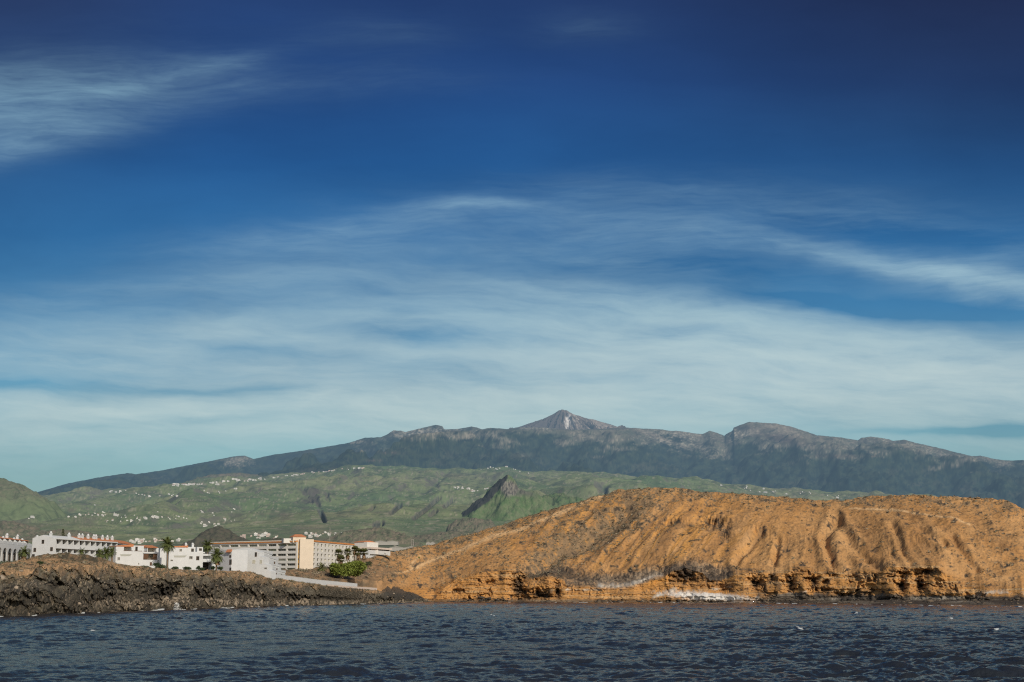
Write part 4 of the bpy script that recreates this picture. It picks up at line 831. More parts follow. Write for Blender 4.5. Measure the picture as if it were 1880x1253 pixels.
# ---- house with the covered balcony
pl = Plane(212, 486, 300, 498); S = lambda px, py=1020: pl.sz(px, py)[0]; Zp = lambda px, py: pl.sz(px, py)[1]
zb = Zp(240, 1046)
R = root_at(pl, 'house', 'white house with dark timber balcony under a small orange roof, left of the tall palm', 'house', zb)
wall = MB(); zf = Zp(240, 1013.5)
fbox(wall, S(212.5), S(262), -9, 0, zb-2, zf); fbox(wall, S(212.5), S(227), -9, -.004, zf, Zp(215, 1003.6), Zp(227,1001.6)-Zp(215,1003.6))
fbox(wall, S(227), S(271), -9, -2.2, zf, Zp(245, 1001.5)); fbox(wall, S(226.9), S(262), -.3, -.004, zf, Zp(240, 1012.2))
fbox(wall, S(262), S(297), -9, -2.4, zb-2, Zp(280, 1006)); fbox(wall, S(262), S(293), -2.4, .0, zb-2, Zp(280, 1028.2)); fbox(wall, S(262), S(291), -2.4, .3, Zp(280, 1016.8), Zp(280, 1014.2))
fbox(wall, S(289), S(297), -2.4, .0, zb-2, Zp(292, 1024)); fbox(wall, S(262), S(263.2), -2.4, 0, Zp(280,1028.2), Zp(280,1016.8)); fbox(wall, S(288.5), S(289.5), -2.4, 0, Zp(280,1028.2), Zp(280,1016.8))
fbox(wall, S(270), S(271.2), -2.3, -.1, Zp(280,1014), Zp(280,1006)); fbox(wall, S(286.5), S(287.5), -2.3, -.1, Zp(280,1014), Zp(280,1006))
pl.put(wall, 'wall', M['white'], R)
led = MB(); led.prism_y([(S(220), Zp(220,1018)), (S(242), Zp(242,1018)), (S(238), Zp(238,1021.2)), (S(222), Zp(222,1021.2))], .002, .06); pl.put(led, 'ledge_or_shade', M['ledge_or_shade'], R)  # wedge-shaped shadow laid on the wall as a thin grey panel
rf = MB(); fbox(rf, S(212), S(244), -5, .15, Zp(212,1003.6), Zp(212,1002.5), Zp(244,1000.2)-Zp(212,1002.9)); pl.put(rf, 'roof', M['tile'], R)
rf = MB(); rf.prism_x([(-9, Zp(280,1005.9)), (.35, Zp(280,1005.9)), (.35, Zp(280,1005.2)), (-4, Zp(280,1000.8)), (-9, Zp(280,1001))], S(269), S(288.5)); pl.put(rf, 'roof', M['tile'], R)
rl = MB()
for a, b in ((226.5, 244), (246, 261), (263.8, 269)): fbox(rl, S(a), S(b), -.31, .03, Zp(240,1012.2), Zp(240,1011.2))  # dark strips painting the shadow gap along the terrace parapet
fbox(rl, S(263.2), S(288.5), -.15, -.05, Zp(280,1025), Zp(280,1024.3)); 
for i in range(26): q = S(263.4) + (S(288.4)-S(263.4))*i/25; fbox(rl, q-.03, q+.03, -.13, -.07, Zp(280,1028.2), Zp(280,1024.4))
pl.put(rl, 'railing_and_shadow_gap', M['dframe'], R)
sh = MB(); fbox(sh, S(263.3), S(272.5), -.06, .02, Zp(280,1026.5), Zp(280,1017.3)); fbox(sh, S(281), S(288.4), -.06, .02, Zp(280,1027.5), Zp(280,1017.3)); pl.put(sh, 'shutter', M['dframe'], R)
pwin(pl, R, 264, 287, 1018.5, 1027.5, d=-2.39, glass='curtain', frame='dframe', mull=3); pwin(pl, R, 272, 286, 1006.8, 1012.5, d=-2.39, glass='curtain', mull=2)
pwin(pl, R, 229, 240, 1004.8, 1010.5, d=-2.19, glass='curtain', mull=2); pwin(pl, R, 249, 252, 1004.5, 1012, d=-2.19, mull=0, frame='dframe')
pwin(pl, R, 216, 219.5, 1023.5, 1028.5, mull=1); pwin(pl, R, 254, 255.2, 1034, 1036.5, mull=0)
dr = MB(); s0, z1 = pl.sz(275.2, 1032.5); s1, z0 = pl.sz(278.6, 1039); fbox(dr, s0, s1, .0, .07, z0, z1); pl.put(dr, 'door', M['dframe'], R)

# ---- plain house with the sloping tiled edge
pl = Plane(297, 506, 404, 518); S = lambda px, py=1020: pl.sz(px, py)[0]; Zp = lambda px, py: pl.sz(px, py)[1]; zb = Zp(340, 1050)
R = root_at(pl, 'house', 'white two-storey house with three small windows and a tiled edge, right of the tall palm', 'house', zb)
wall = MB()
fbox(wall, S(298), S(310), -9, -2.5, zb-2, Zp(304, 1007)); fbox(wall, S(310), S(344), -9, 0, zb-2, Zp(310, 1005.2), Zp(344,1003.4)-Zp(310,1005.2)); fbox(wall, S(344), S(376), -9, -2.0, Zp(360,1016.2), Zp(360, 1004.5))
fbox(wall, S(344), S(373), -9, .0-.003, zb-2, Zp(360, 1016)); fbox(wall, S(344), S(376), -.25, -.004, Zp(360,1016), Zp(360, 1013.6)); fbox(wall, S(362), S(364), -2.2, -.3, Zp(360,1016), Zp(360,1005))
fbox(wall, S(373), S(404), -9, -3.0, zb-2, Zp(385, 1019)); fbox(wall, S(373), S(393), -3, .2, Zp(385,1032.5), Zp(385, 1029)); fbox(wall, S(373), S(391), -3, .0, Zp(385,1021), Zp(385, 1017.5)); fbox(wall, S(389), S(394), -3, .1, zb-2, Zp(385,1032.6)); fbox(wall, S(373), S(392), -.3, .0, Zp(385,1029), Zp(385,1026.5))
pl.put(wall, 'wall', M['white'], R)
led = MB(); led.prism_y([(S(319), Zp(319,1020.2)), (S(343), Zp(343,1020.2)), (S(339), Zp(339,1023.6)), (S(320), Zp(320,1023.6))], .002, .06); pl.put(led, 'ledge_or_shade', M['ledge_or_shade'], R)  # shadow wedge on this wall too, as a thin grey panel
rf = MB(); fbox(rf, S(309), S(344.5), -5, .15, Zp(309,1005.0), Zp(309,1004.0), Zp(344,1002.2)-Zp(309,1004.4)); pl.put(rf, 'roof', M['tile'], R)
sd_ = MB(); fbox(sd_, S(373.6), S(388.5), -2.95, -2.85, zb-1, Zp(385,1032.6)); pl.put(sd_, 'garage_dark_opening', M['shade'], R)  # near-black panel painting the unlit garage opening
pwin(pl, R, 329.8, 333.4, 1008.2, 1012.6, mull=1); pwin(pl, R, 347.6, 353.2, 1021.6, 1026.4, mull=1); pwin(pl, R, 360.8, 365.2, 1022, 1028.4, mull=1, frame='dframe'); pwin(pl, R, 351.5, 355.2, 1008, 1013.3, d=-1.99, frame='dframe', mull=0); pwin(pl, R, 366, 370, 1007.5, 1011, d=-1.99, frame='dframe', mull=0)
pwin(pl, R, 313, 317.5, 1028, 1030, mull=0)
for px in (341, 353.5): chimney(pl, R, pl.sz(px, 1003, -3)[0], -3, Zp(345,1003.5), 1.3, .38)

pl = Plane(402, 545, 428, 540); S = lambda px, py=1020: pl.sz(px, py)[0]; Zp = lambda px, py: pl.sz(px, py)[1]; zb = Zp(410, 1052)
R = root_at(pl, 'house', 'narrow white house with a small tiled canopy, squeezed behind the bushy palm', 'house', zb)
wall = MB(); fbox(wall, S(384), S(425), -8, 0, zb-2, Zp(410, 1010)); pl.put(wall, 'wall', M['white2'], R)
rf = MB(); rf.prism_x([(-.0, Zp(423,1012)), (.9, Zp(423,1014.5)), (.9, Zp(423,1014)), (0, Zp(423,1009))], S(417), S(426)); pl.put(rf, 'canopy', M['tile'], R)
for q in ((421.6,424.6,1020,1023.4),(421.8,425,1028,1036.5)): pwin(pl, R, *q, frame='dframe', mull=0)
dr = MB(); s0, z1 = pl.sz(421.6, 1042.5); s1, z0 = pl.sz(424.6, 1047.5); fbox(dr, s0, s1, 0, .07, z0, z1); pl.put(dr, 'door', M['shade'], R)

# ---- stepped house with the big blank gable
pl = Plane(425.5, 556, 497, 552); S = lambda px, py=1020: pl.sz(px, py)[0]; Zp = lambda px, py: pl.sz(px, py)[1]; zb = Zp(450, 1056)
R = root_at(pl, 'stepped_house', 'white house with a big blank gable and terraces stepping down beside the ramp wall', 'house', zb)
wall = MB(); prof = [(425.5,1064),(425.5,1012.5),(429,1009.5),(444,1007),(457,1006.6),(466,1010),(475,1013),(475,1020.5),(484,1023),(484,1035),(490.5,1037.5),(490.5,1046),(497,1049),(497,1064)]
wall.prism_y([pl.sz(*q) for q in prof][::-1], -5, 0)
p2 = Plane(474, 556, 527, 600, 1040)
L = R.matrix_basis.translation
def tier(s0, s1, d0, d1, zl, zh, tz):
    m = MB(); fbox(m, s0, s1, d0, d1, zl, zh, tz)
    return [(p2.w(v)) for v in m.v], m.f
wv = [pl.w(v) for v in wall.v]; wall.v = wv
sl = p2.L
steps = []
for i, (pa, ya, pb, yb_, d0) in enumerate(((466,1010.5,500,1021.5,-6),(478,1022.,511,1032,-3.5),(486,1036.5,516,1044.5,-1.2),(496,1048,524,1055,.8))):
    sa, za = p2.sz(pa, ya, d0); sb, zb_ = p2.sz(pb, yb_, d0); sa = max(sa, -3)
    v, f = tier(sa, sb, d0-5, d0, zb-3, za, zb_-za); wall.add(v, f); steps.append((sa, za, sb, zb_, d0))
wall.v = [tuple(c - l for c, l in zip(v, L)) for v in wall.v]; wall.build('wall', M['white'], R)
for sa, za, sb, zb_, d0 in steps:
    m = MB(); n = 14
    for k in range(n):
        q0 = sa + (sb-sa)*k/n; q1 = q0 + (sb-sa)/n*.62; z = za + (zb_-za)*k/n; fbox(m, q0, q1, d0-.3, d0+.06, z-.12, z+.42)
    fbox(m, sa, sb, d0-.28, d0+.09, za+.42, za+.58, zb_-za)
    p2.put(m, 'parapet', M['white'], R)
for q in ((469.6,473.4,1014.8,1022),): pwin(pl, R, q[0]-1.2, q[1]-2.2, q[2], q[3], frame='dframe', mull=0)
pwin(pl, R, 463.8, 468.6, 1028.4, 1034.6, glass='curtain', mull=1); pwin(pl, R, 477.4, 480.8, 1028.5, 1035, glass='curtain', mull=0); pwin(pl, R, 485.6, 490, 1042.5, 1044.6, mull=0)
for k, (i, fr) in enumerate(((1,.35),(1,.75),(2,.3),(2,.7),(3,.35),(3,.7))):
    sa, za, sb, zb_, d0 = steps[i]; q = sa + (sb-sa)*fr; z = za + (zb_-za)*fr; window(p2, R, q, q+1.6, z-1.6, z-.5, d0, frame='dframe', mull=1)
dr = MB(); sa, za, sb, zb_, d0 = steps[3]; fbox(dr, sb-.1, sb+2.2, d0-3, d0+.2, zb_-2.4, zb_-.2); p2.put(dr, 'garage_dark_opening', M['shade'], R)  # near-black box painting the dark garage mouth

# ---- the hotel
pw = Plane(386, 775, 543.5, 745); pe = Plane(573, 748, 651, 808); pt = Plane(543.5, 745, 573, 748)
zb = pt.sz(555, 1049)[1]; zt = pw.sz(543, 995.5)[1]
R = root_at(pt, 'hotel', 'big white five-storey hotel with orange roof edges and a peach stair tower', 'hotel', zb)
wall = MB(); wv, wf = [], []
def add_to(plx, fn):
    m = MB(); fn(m); n = len(wv); wv.extend(plx.w(v) for v in m.v); wf.extend(tuple(i + n for i in f) for f in m.f)
rows = [1000.6, 1009.6, 1018.8, 1027.9, 1036.8, 1045.2]; rz = [pw.sz(530, r)[1] for r in rows]; hh = .58
bays = np.linspace(0, pw.L, 10)
def west(m):
    fbox(m, 0, pw.L, -14, -.9, zb-3, zt)
    edges = [zt] + rz
    for i, z in enumerate(rz):
        top = z - hh; bot = (rz[i+1] + hh) if i+1 < len(rz) else zb-3
        fbox(m, 0, pw.L, -.9, 0, bot, top)
    fbox(m, 0, pw.L, -.9, 0, rz[0]+hh, zt)
    for b in bays: fbox(m, b-.45, b+.45, -.9, -.003, zb-3, zt-.1)
add_to(pw, west)
rowsE = [1000.2, 1009.6, 1018.6, 1027.6, 1036.2]; re_ = [pe.sz(576, r)[1] for r in rowsE]; zte = pe.sz(573, 994.5)[1]; nE = 12; be = np.linspace(0, pe.L, nE+1)
def east(m):
    fbox(m, 0, pe.L, -13, -.5, zb-3, zte)
    for i, z in enumerate(re_):
        bot = (re_[i+1] + .7) if i+1 < len(re_) else zb-3
        fbox(m, 0, pe.L, -.5, 0, bot, z-.7)
    fbox(m, 0, pe.L, -.5, 0, re_[0]+.7, zte)
    for b in be: fbox(m, b-1.3, b+1.3, -.5, -.003, zb-3, zte-.1)
add_to(pe, east)
we = Plane(650, 806, 673, 801); zte2 = we.sz(660, 996)[1]
add_to(we, lambda m: fbox(m, 0, we.L, -10, 0, zb-1, zte2))
pnt = MB(); 
add_to(pt, lambda m: fbox(m, pt.sz(523,990)[0], pt.sz(541,990)[0], -8, -3, zt-.5, pt.sz(530, 988.5)[1]))
L = R.matrix_basis.translation; wall.v = [tuple(c - l for c, l in zip(v, L)) for v in wv]; wall.f = wf; wall.build('wall', M['hotel'], R)
tw = MB(); sm = pt.sz(549.5, 1020)[0]; ztt = pt.sz(560, 990.5)[1]; fbox(tw, sm, pt.L+.3, -10, 1.2, zb-3, ztt); fbox(tw, pt.sz(538.5,987)[0], pt.sz(562.5,987)[0], -9, -.8, zt-.3, pt.sz(550, 985.8)[1]); pt.put(tw, 'stair_tower', M['peach'], R)
st = MB(); fbox(st, -.3, sm-.003, -6, -.35, zb-3, zt+.2); sto = pt.put(st, 'stair_strip', M['ochre'], R)
for r in rows[:-1]: pwin(pt, R, 546, 547.8, r+7.0, r+9.4, d=-.34, mull=0, frame='dframe')
rf = MB(); zr = pt.sz(550, 985.8)[1]; a, b = pt.sz(537.5,986)[0], pt.sz(563.5,986)[0]
rf.add([(a,-9.5,zr),(b,-9.5,zr),(b,-.3,zr),(a,-.3,zr),(a+2,-6,zr+1.35),(b-2,-6,zr+1.35),(b-2,-3.5,zr+1.35),(a+2,-3.5,zr+1.35)], [(0,1,2,3),(7,6,5,4),(3,2,6,7),(2,1,5,6),(1,0,4,5),(0,3,7,4)]); pt.put(rf, 'roof', M['tile'], R)
fa = MB(); fa.prism_x([(-14.2, zt), (.5, zt), (.5, zt+.55), (-2, zt+1.15), (-14.2, zt+1.15)], -.5, pw.L-.2); pw.put(fa, 'roof', M['fascia'], R)
fc_ = MB(); fbox(fc_, -.5, pw.L-.25, .2, .62, zt+.55, zt+1.0); pw.put(fc_, 'gutter', M['cream'], R)
fa = MB(); fa.prism_x([(-13.2, zte), (.4, zte), (.4, zte+.5), (-2, zte+.95), (-13.2, zte+.95)], .6, pe.L-.3); pe.put(fa, 'roof', M['fascia'], R)
fa = MB(); fa.prism_x([(-10.3, zte2), (.3, zte2), (.3, zte2+.2), (-5, zte2+1.0), (-10.3, zte2+.2)], -.3, we.L*.78); we.put(fa, 'roof', M['tile'], R)
for i, z in enumerate(rz):
    for k in range(9):
        if i == 5 and k < 6: continue
        gl = RNG.choice(['glass','glass2','curtain'], p=[.28,.34,.38]); window(pw, R, bays[k]+.5, bays[k+1]-.5, z-hh+.02, z+hh-.02, -.89, glass=gl, mull=4, frame='cream', bar=.0)
for i, z in enumerate(re_):
    for k in range(nE):
        if i == 4 and k > 2: continue
        gl = RNG.choice(['glass','glass2','curtain'], p=[.45,.3,.25]); c = (be[k]+be[k+1])/2; window(pe, R, c-1.1, c+1.1, z-.66, z+.66, -.49, glass=gl, mull=1, frame='cream', bar=.05)

# ---- low pavilion, retaining walls, ramp
pl = Plane(680, 800, 718, 826); zb = pl.sz(690, 1022)[1]; zt = pl.sz(682, 1004.6)[1]
R = root_at(pl, 'pavilion', 'low white pavilion with flat pink roof slab, right of the hotel end block', 'pavilion', zb)
w_ = MB(); fbox(w_, 0, pl.L, -6, -.6, zb-2, zt-1.6); fbox(w_, 0, pl.L, -6, -1.6, zt-1.6, zt-1.0); pl.put(w_, 'wall', M['white'], R)
rf = MB(); fbox(rf, -.2, pl.L+.6, -6.5, .3, zt-1.0, zt); pl.put(rf, 'roof_slab', M['kerb'], R)
op = MB(); fbox(op, .2, pl.L-.2, -1.6, -1.5, zt-1.58, zt-1.02); pl.put(op, 'window', M['shade'], R)  # dark strip painting the shaded gap under the roof slab
pb = MB(); fbox(pb, pl.L-1.5, pl.L-.9, -.9, -.3, zb-1, zt-1.0); pl.put(pb, 'pillar', M['white2'], R)

def strip_wall(name, label, cat, pts, m, thick, Yf, below=2.0, cap=None):
    q = [(P(px, pt_, Yf(px)), P(px, pb_, Yf(px))) for px, pt_, pb_ in pts]
    o = thing(name, label, cat, q[0][1]); L = q[0][1]; mb = MB(); n = len(q); vs = []
    for (t, b) in q:
        zb_ = b[2] - below
        vs += [(t[0]-L[0], t[1]-L[1], t[2]-L[2]), (t[0]-L[0], t[1]+thick-L[1], t[2]-L[2]), (b[0]-L[0], b[1]-L[1], zb_-L[2]), (b[0]-L[0], b[1]+thick-L[1], zb_-L[2])]
    fs = []
    for i in range(n-1):
        a, b = 4*i, 4*i+4; fs += [(a+2, b+2, b, a), (a, b, b+1, a+1), (a+1, b+1, b+3, a+3)]
    fs += [(0, 1, 3, 2), (4*n-4, 4*n-2, 4*n-1, 4*n-3)]
    mb.add(vs, fs).build('wall', m, o)
    if cap:
        c = MB(); vs = []
        for (t, b) in q: vs += [(t[0]-L[0], t[1]-.1-L[1], t[2]+.003-L[2]), (t[0]-L[0], t[1]+thick+.1-L[1], t[2]+.003-L[2]), (t[0]-L[0], t[1]-.1-L[1], t[2]+.2-L[2]), (t[0]-L[0], t[1]+thick+.1-L[1], t[2]+.2-L[2])]
        fs = []
        for i in range(n-1):
            a, b = 4*i, 4*i+4; fs += [(a, b, b+2, a+2), (a+2, b+2, b+3, a+3), (a+3, b+3, b+1, a+1)]
        fs += [(0, 2, 3, 1), (4*n-4, 4*n-3, 4*n-1, 4*n-2)]; c.add(vs, fs).build('coping', cap, o)
    return o
yramp = lambda px: float(YW_L(A_(px, 1065))) + 34
strip_wall('ramp_wall', 'long white wall sloping down along the seaward ramp below the hotel', 'wall', [(497,1055,1060),(514,1056.6,1062.5),(530,1058.6,1064.6),(556,1062,1068),(583,1065.5,1071.5),(620,1069,1075),(656,1072.5,1078.5)], M['white2'], .5, yramp, 2, M['white'])
strip_wall('low_kerb', 'low pinkish concrete kerb running on from the foot of the white ramp wall', 'kerb', [(600,1072.8,1075),(640,1076.4,1078.8),(684,1079.2,1081.5),(706,1081.5,1084)], M['kerb'], .8, lambda px: yramp(px) - 2.5, 1.5)
strip_wall('retaining_wall', 'dark curved retaining wall on the orange ground below the pavilion', 'wall', [(679,1017.6,1019),(692,1018,1019.5),(703,1019.5,1021.5),(711,1022.5,1025),(715,1026,1029),(714,1028,1031)], M['stone'], .5, lambda px: 770 - abs(px-690)*.5, .3)

def lava_hit(px, py):
    d = (LAVA['px'] - px)**2 + (LAVA['py'] - py)**2; m = d < 3.0
    if not m.any(): i = np.argmin(d); return LAVA['X'].ravel()[i], LAVA['Y'].ravel()[i], LAVA['Z'].ravel()[i]
    k = np.argmin(np.where(m, LAVA['Y'], 1e9)); return LAVA['X'].ravel()[k], LAVA['Y'].ravel()[k], LAVA['Z'].ravel()[k]
def hill_hit(px, py):
    d = (HILL['px'] - px)**2 + (HILL['py'] - py)**2; m = d < 4.0
    if not m.any(): i = np.argmin(d); return HILL['X'].ravel()[i], HILL['Y'].ravel()[i], HILL['Z'].ravel()[i]
    k = np.argmin(np.where(m, HILL['Y'], 1e9)); return HILL['X'].ravel()[k], HILL['Y'].ravel()[k], HILL['Z'].ravel()[k]
def rock_verts(n, r):
    """small rough boulders: jittered cubes with a bevelled look"""
    u = np.array([(x, y, z) for x in (-1, 0, 1) for y in (-1, 0, 1) for z in (-1, 0, 1) if (x, y, z) != (0, 0, 0)], float); return u
_oct_v = np.array([(1,0,0),(-1,0,0),(0,1,0),(0,-1,0),(0,0,1),(0,0,-1)], float)
_oct_f = np.array([(0,2,4),(2,1,4),(1,3,4),(3,0,4),(2,0,5),(1,2,5),(3,1,5),(0,3,5)])
def subdiv_sphere():
    v = [tuple(q) for q in _oct_v]; fs = []; idx = {}
    def mid(a, b):
        k = (min(a, b), max(a, b))
        if k not in idx:
            m = np.array(v[a]) + np.array(v[b]); m /= np.linalg.norm(m); v.append(tuple(m)); idx[k] = len(v) - 1
        return idx[k]
    for a, b, c in _oct_f: ab, bc, ca = mid(a, b), mid(b, c), mid(c, a); fs += [(a, ab, ca), (ab, b, bc), (ca, bc, c), (ab, bc, ca)]
    return np.array(v), np.array(fs)
SPH_V, SPH_F = subdiv_sphere()
def scatter(base_fn, pts, sizes, flat):
    V, Fc = [], []; n = 0
    for p, s in zip(pts, sizes):
        v, f = base_fn(s, flat); V.append(v + np.array(p)); Fc.append(f + n); n += len(v)
    return np.concatenate(V), np.concatenate(Fc)
def boulder(s, flat):
    v = SPH_V*(1 + RNG.uniform(-.28, .28, (len(SPH_V), 1)))*np.array((s*RNG.uniform(.8, 1.4), s*RNG.uniform(.8, 1.2), s*RNG.uniform(.6, 1.0)*flat)); return v, SPH_F
def clump(s, flat):
    k = 15; c = RNG.normal(size=(k, 3)); c /= np.linalg.norm(c, axis=1)[:, None]; c *= RNG.uniform(.3, 1, (k, 1))*s; c[:, 2] = np.abs(c[:, 2])*flat
    t = RNG.normal(size=(k, 3, 3))*s*.27; t[:, :, 2] *= .75; v = (c[:, None, :] + t).reshape(-1, 3); return v, np.arange(3*k).reshape(-1, 3)
# dry stone wall under the kerb
pts, sz = [], []
YST = min(lava_hit(q, r_)[1] - (q-625)*.75 + (r_-1078)*.22 for q in range(596, 664, 6) for r_ in (1080, 1084, 1088, 1092)) - .3
for row in range(9):
    for k in range(34):
        px = 588 + k*2.35 + (row % 2)*1.2 + random.uniform(-.4, .4); py = 1077.5 + (px-588)*.062 + row*2.0
        if px > 667: continue
        Y = YST - row*.45 + (px-625)*.75; pts.append(P(px, py, Y)); sz.append(random.uniform(.24, .36))
V, Fc = scatter(boulder, pts, sz, 1.0); L = V.mean(0)
o = link_mesh('stone_wall', np_mesh('stone_wall', V - L, Fc), M['stone']); o.location = L; tag(o, 'dry stone wall of dark boulders in the sea cliff below the low kerb', 'wall')

# ------------------------------------------------------------------ scrub and boulders nobody could count
def stuff_mesh(name, V, Fc, m, col): 
    o = link_mesh(name, np_mesh(name, V, Fc, col), m); o['kind'] = 'stuff'; return o
mscrub = surface('scrub_leaf', attr=True, vary=.3, vscale=.5, rough=.9); mrock = surface('boulder_rock', attr=True, vary=.35, vscale=.8, bump=.5, bscale=2, bdist=.2)
def build_scrub():
    S, T, px, py = HILL['S'], HILL['T'], HILL['px'], HILL['py']
    w = np.clip(HILL['scr'], 0, 1.2)*((S == 1) & (T < .995))*(px < 1960); w = w + .035*((S == 1) & (px > 700)) + .5*((S < 2) & (px < 720) & (px > 560)) + .3*np.exp(-((T-.97)/.05)**2)*(S == 1)*(px > 820)
    w = w*(fbm(px/14, py/9, 3.3, 3) > -.15)
    area = np.gradient(HILL['X'], axis=1)*np.abs(np.gradient(HILL['Y'], axis=0)); w = w*np.clip(area, 0, None); w = w.ravel()/w.sum()
    ix = RNG.choice(w.size, 8500, p=w); pts = np.stack([HILL['X'].ravel()[ix], HILL['Y'].ravel()[ix], HILL['Z'].ravel()[ix]], -1)
    sz = RNG.gamma(2.6, .22, len(ix)).clip(.25, 1.6); V, Fc = scatter(clump, pts, sz, .75)
    tone = np.repeat(RNG.uniform(.55, 1.35, len(ix)), 45); mixt = np.repeat(RNG.random(len(ix)), 45); c = mixc(np.array((.25,.205,.14)), np.array((.16,.145,.095)), mixt)*tone[:, None]
    stuff_mesh('scrub', V, Fc, mscrub, c)
    S, T, px = LAVA['S'], LAVA['T'], LAVA['px']; w = (((S == 1)*1.0 + (S == 0)*(T > .7)*.5)*(px > -40)*(px < 705)*(fbm(px/12, LAVA['py']/7, 1.1, 3) > -.05)).ravel(); w = w/w.sum()
    ix = RNG.choice(w.size, 3200, p=w); pts = np.stack([LAVA[k].ravel()[ix] for k in 'XYZ'], -1); V, Fc = scatter(clump, pts, RNG.gamma(3., .11, len(ix)).clip(.12, .7), .6)
    tone = np.repeat(RNG.uniform(.5, 1.4, len(ix)), 45); c = mixc(np.array((.20,.17,.115)), np.array((.13,.125,.08)), np.repeat(RNG.random(len(ix)), 45))*tone[:, None]
    stuff_mesh('scrub', V, Fc, mscrub, c)
    w = (((S == 0)*1.0 + (S == 1)*.35*(T < .6)*(px < 480))*(px > -40)*(px < 800)*(fbm(px/9, LAVA['py']/7, 6.1, 3) > -.1)).ravel(); w = w/w.sum()
    ix = RNG.choice(w.size, 1700, p=w); pts = np.stack([LAVA[k].ravel()[ix] for k in 'XYZ'], -1); V, Fc = scatter(boulder, pts, RNG.gamma(2.0, .11, len(ix)).clip(.1, .8), .9)
    nv = len(SPH_V); tone = np.repeat(RNG.random(len(ix)), nv); c = mixc(np.array((.045,.040,.032)), np.array((.125,.10,.072)), tone); c = mixc(c, np.array((.36,.29,.215)), np.repeat(RNG.random(len(ix)) > .9, nv)*.6)
    stuff_mesh('boulders', V, Fc, mrock, c)
build_scrub()
def build_shore_rocks():
    S, T, px = HILL['S'], HILL['T'], HILL['px']; w = ((S == 0)*(T < .22)*(T > .05)*(px > 720)*(px < 1960)*(fbm(px/26, 1.1, 4.1, 3) > -.05)*1.0).ravel(); w = w/w.sum()
    ix = RNG.choice(w.size, 1300, p=w); pts = np.stack([HILL[k].ravel()[ix] for k in 'XYZ'], -1); V, Fc = scatter(boulder, pts, RNG.gamma(2.0, .2, len(ix)).clip(.15, 1.5), .8)
    nv = len(SPH_V); tone = np.repeat(RNG.random(len(ix)), nv); c = mixc(np.array((.04,.036,.032)), np.array((.16,.12,.08)), tone**2)
    stuff_mesh('boulders', V, Fc, mrock, c)
build_shore_rocks()
def spray():
    x, y, z = P(325, 1119, float(YW_L(A_(325, 1119))) - 2); n = 420; q = RNG.normal(size=(n, 3)); h = RNG.random(n)**1.5
    c = np.stack([x + q[:, 0]*(.25 + .35*(1-h)) - .3*h, y + q[:, 1]*.3, h*2.1], -1); t = RNG.normal(size=(n, 3, 3))*.075; V = (c[:, None] + t).reshape(-1, 3)
    x2 = np.concatenate([RNG.normal(318 + 14*k, 4, 60) for k in range(4)]); 
    stuff_mesh('sea_spray', V, np.arange(len(V)).reshape(-1, 3), surface('spray_foam', (.75,.76,.74), vary=.05), None)
spray()

# ------------------------------------------------------------------ palms, shrubs, pines
def feather_palm(label, bx, by, Y, top, r, m='frond', n=46, group=None, lean=.0, skirt=False):
    b = P(bx, by, Y); t = P(top[0], top[1], Y); R_ = 1.25*r*Y/F; o = thing('palm_tree', label, 'palm tree', b, 0, group); h = t[2] - b[2]; dx = t[0] - b[0]
    pts = [(dx*k**1.5 + .03*math.sin(k*5), 0, h*k - (1.0 if k == 0 else 0)) for k in np.linspace(0, 1, 7)]
    tr = .24 if h > 4 else .32
    MB().tube(pts, [tr*1.35, tr*1.05, tr, tr*.95, tr*.92, tr*1.0, tr*1.3], 8).build('trunk', M['trunk'], o, True)
    c = MB()
    n = int(n*1.4)
    for i in range(n):
        az = i*2.399 + random.uniform(-.3, .3); el = math.radians(random.uniform(-28, 78) if i > n*.15 else random.uniform(-60, -20)); ln = R_*random.uniform(.8, 1.12)
        d = np.array((math.cos(az), math.sin(az), 0)); prev = None; p = np.array((dx, 0, h)); vel = np.array((d[0]*math.cos(el), d[1]*math.cos(el), math.sin(el))); seg = 9; side = np.array((-d[1], d[0], 0))
        for s in range(seg):
            q = p + vel*ln/seg; f = (s + .5)/seg; wd = ln*.24*math.sin(PI*min(.96, f*.85 + .15))
            for sg in (-1, 1):
                for u in (.15, .65):
                    a0 = p + (q - p)*u; a1 = p + (q - p)*(u + .42); tip = a0 + side*sg*wd*random.uniform(.8, 1.2) + vel*wd*.7 + np.array((0, 0, -wd*random.uniform(.15, .5)))
                    c.add([a0, a1, tip], [(0, 1, 2)])
            c.add([p - side*.03, p + side*.03, q + side*.03, q - side*.03], [(0, 1, 2, 3)])
            vel = vel + np.array((0, 0, -.11 - .016*s)); vel /= np.linalg.norm(vel); p = q
    c.build('crown', M[m], o)
    if skirt:
        k = MB()
        for i in range(22):
            az = i*2.4; d = np.array((math.cos(az), math.sin(az), 0)); a0 = np.array((dx, 0, h)); a1 = a0 + d*R_*random.uniform(.25, .4) + np.array((0, 0, -R_*random.uniform(.5, 1.0))); s_ = np.array((-d[1], d[0], 0))*.16
            k.add([a0 - s_, a0 + s_, a1 + s_*2, a1 - s_*2], [(0, 1, 2, 3)])
        k.build('dead_fronds', M['dead'], o)
    return o
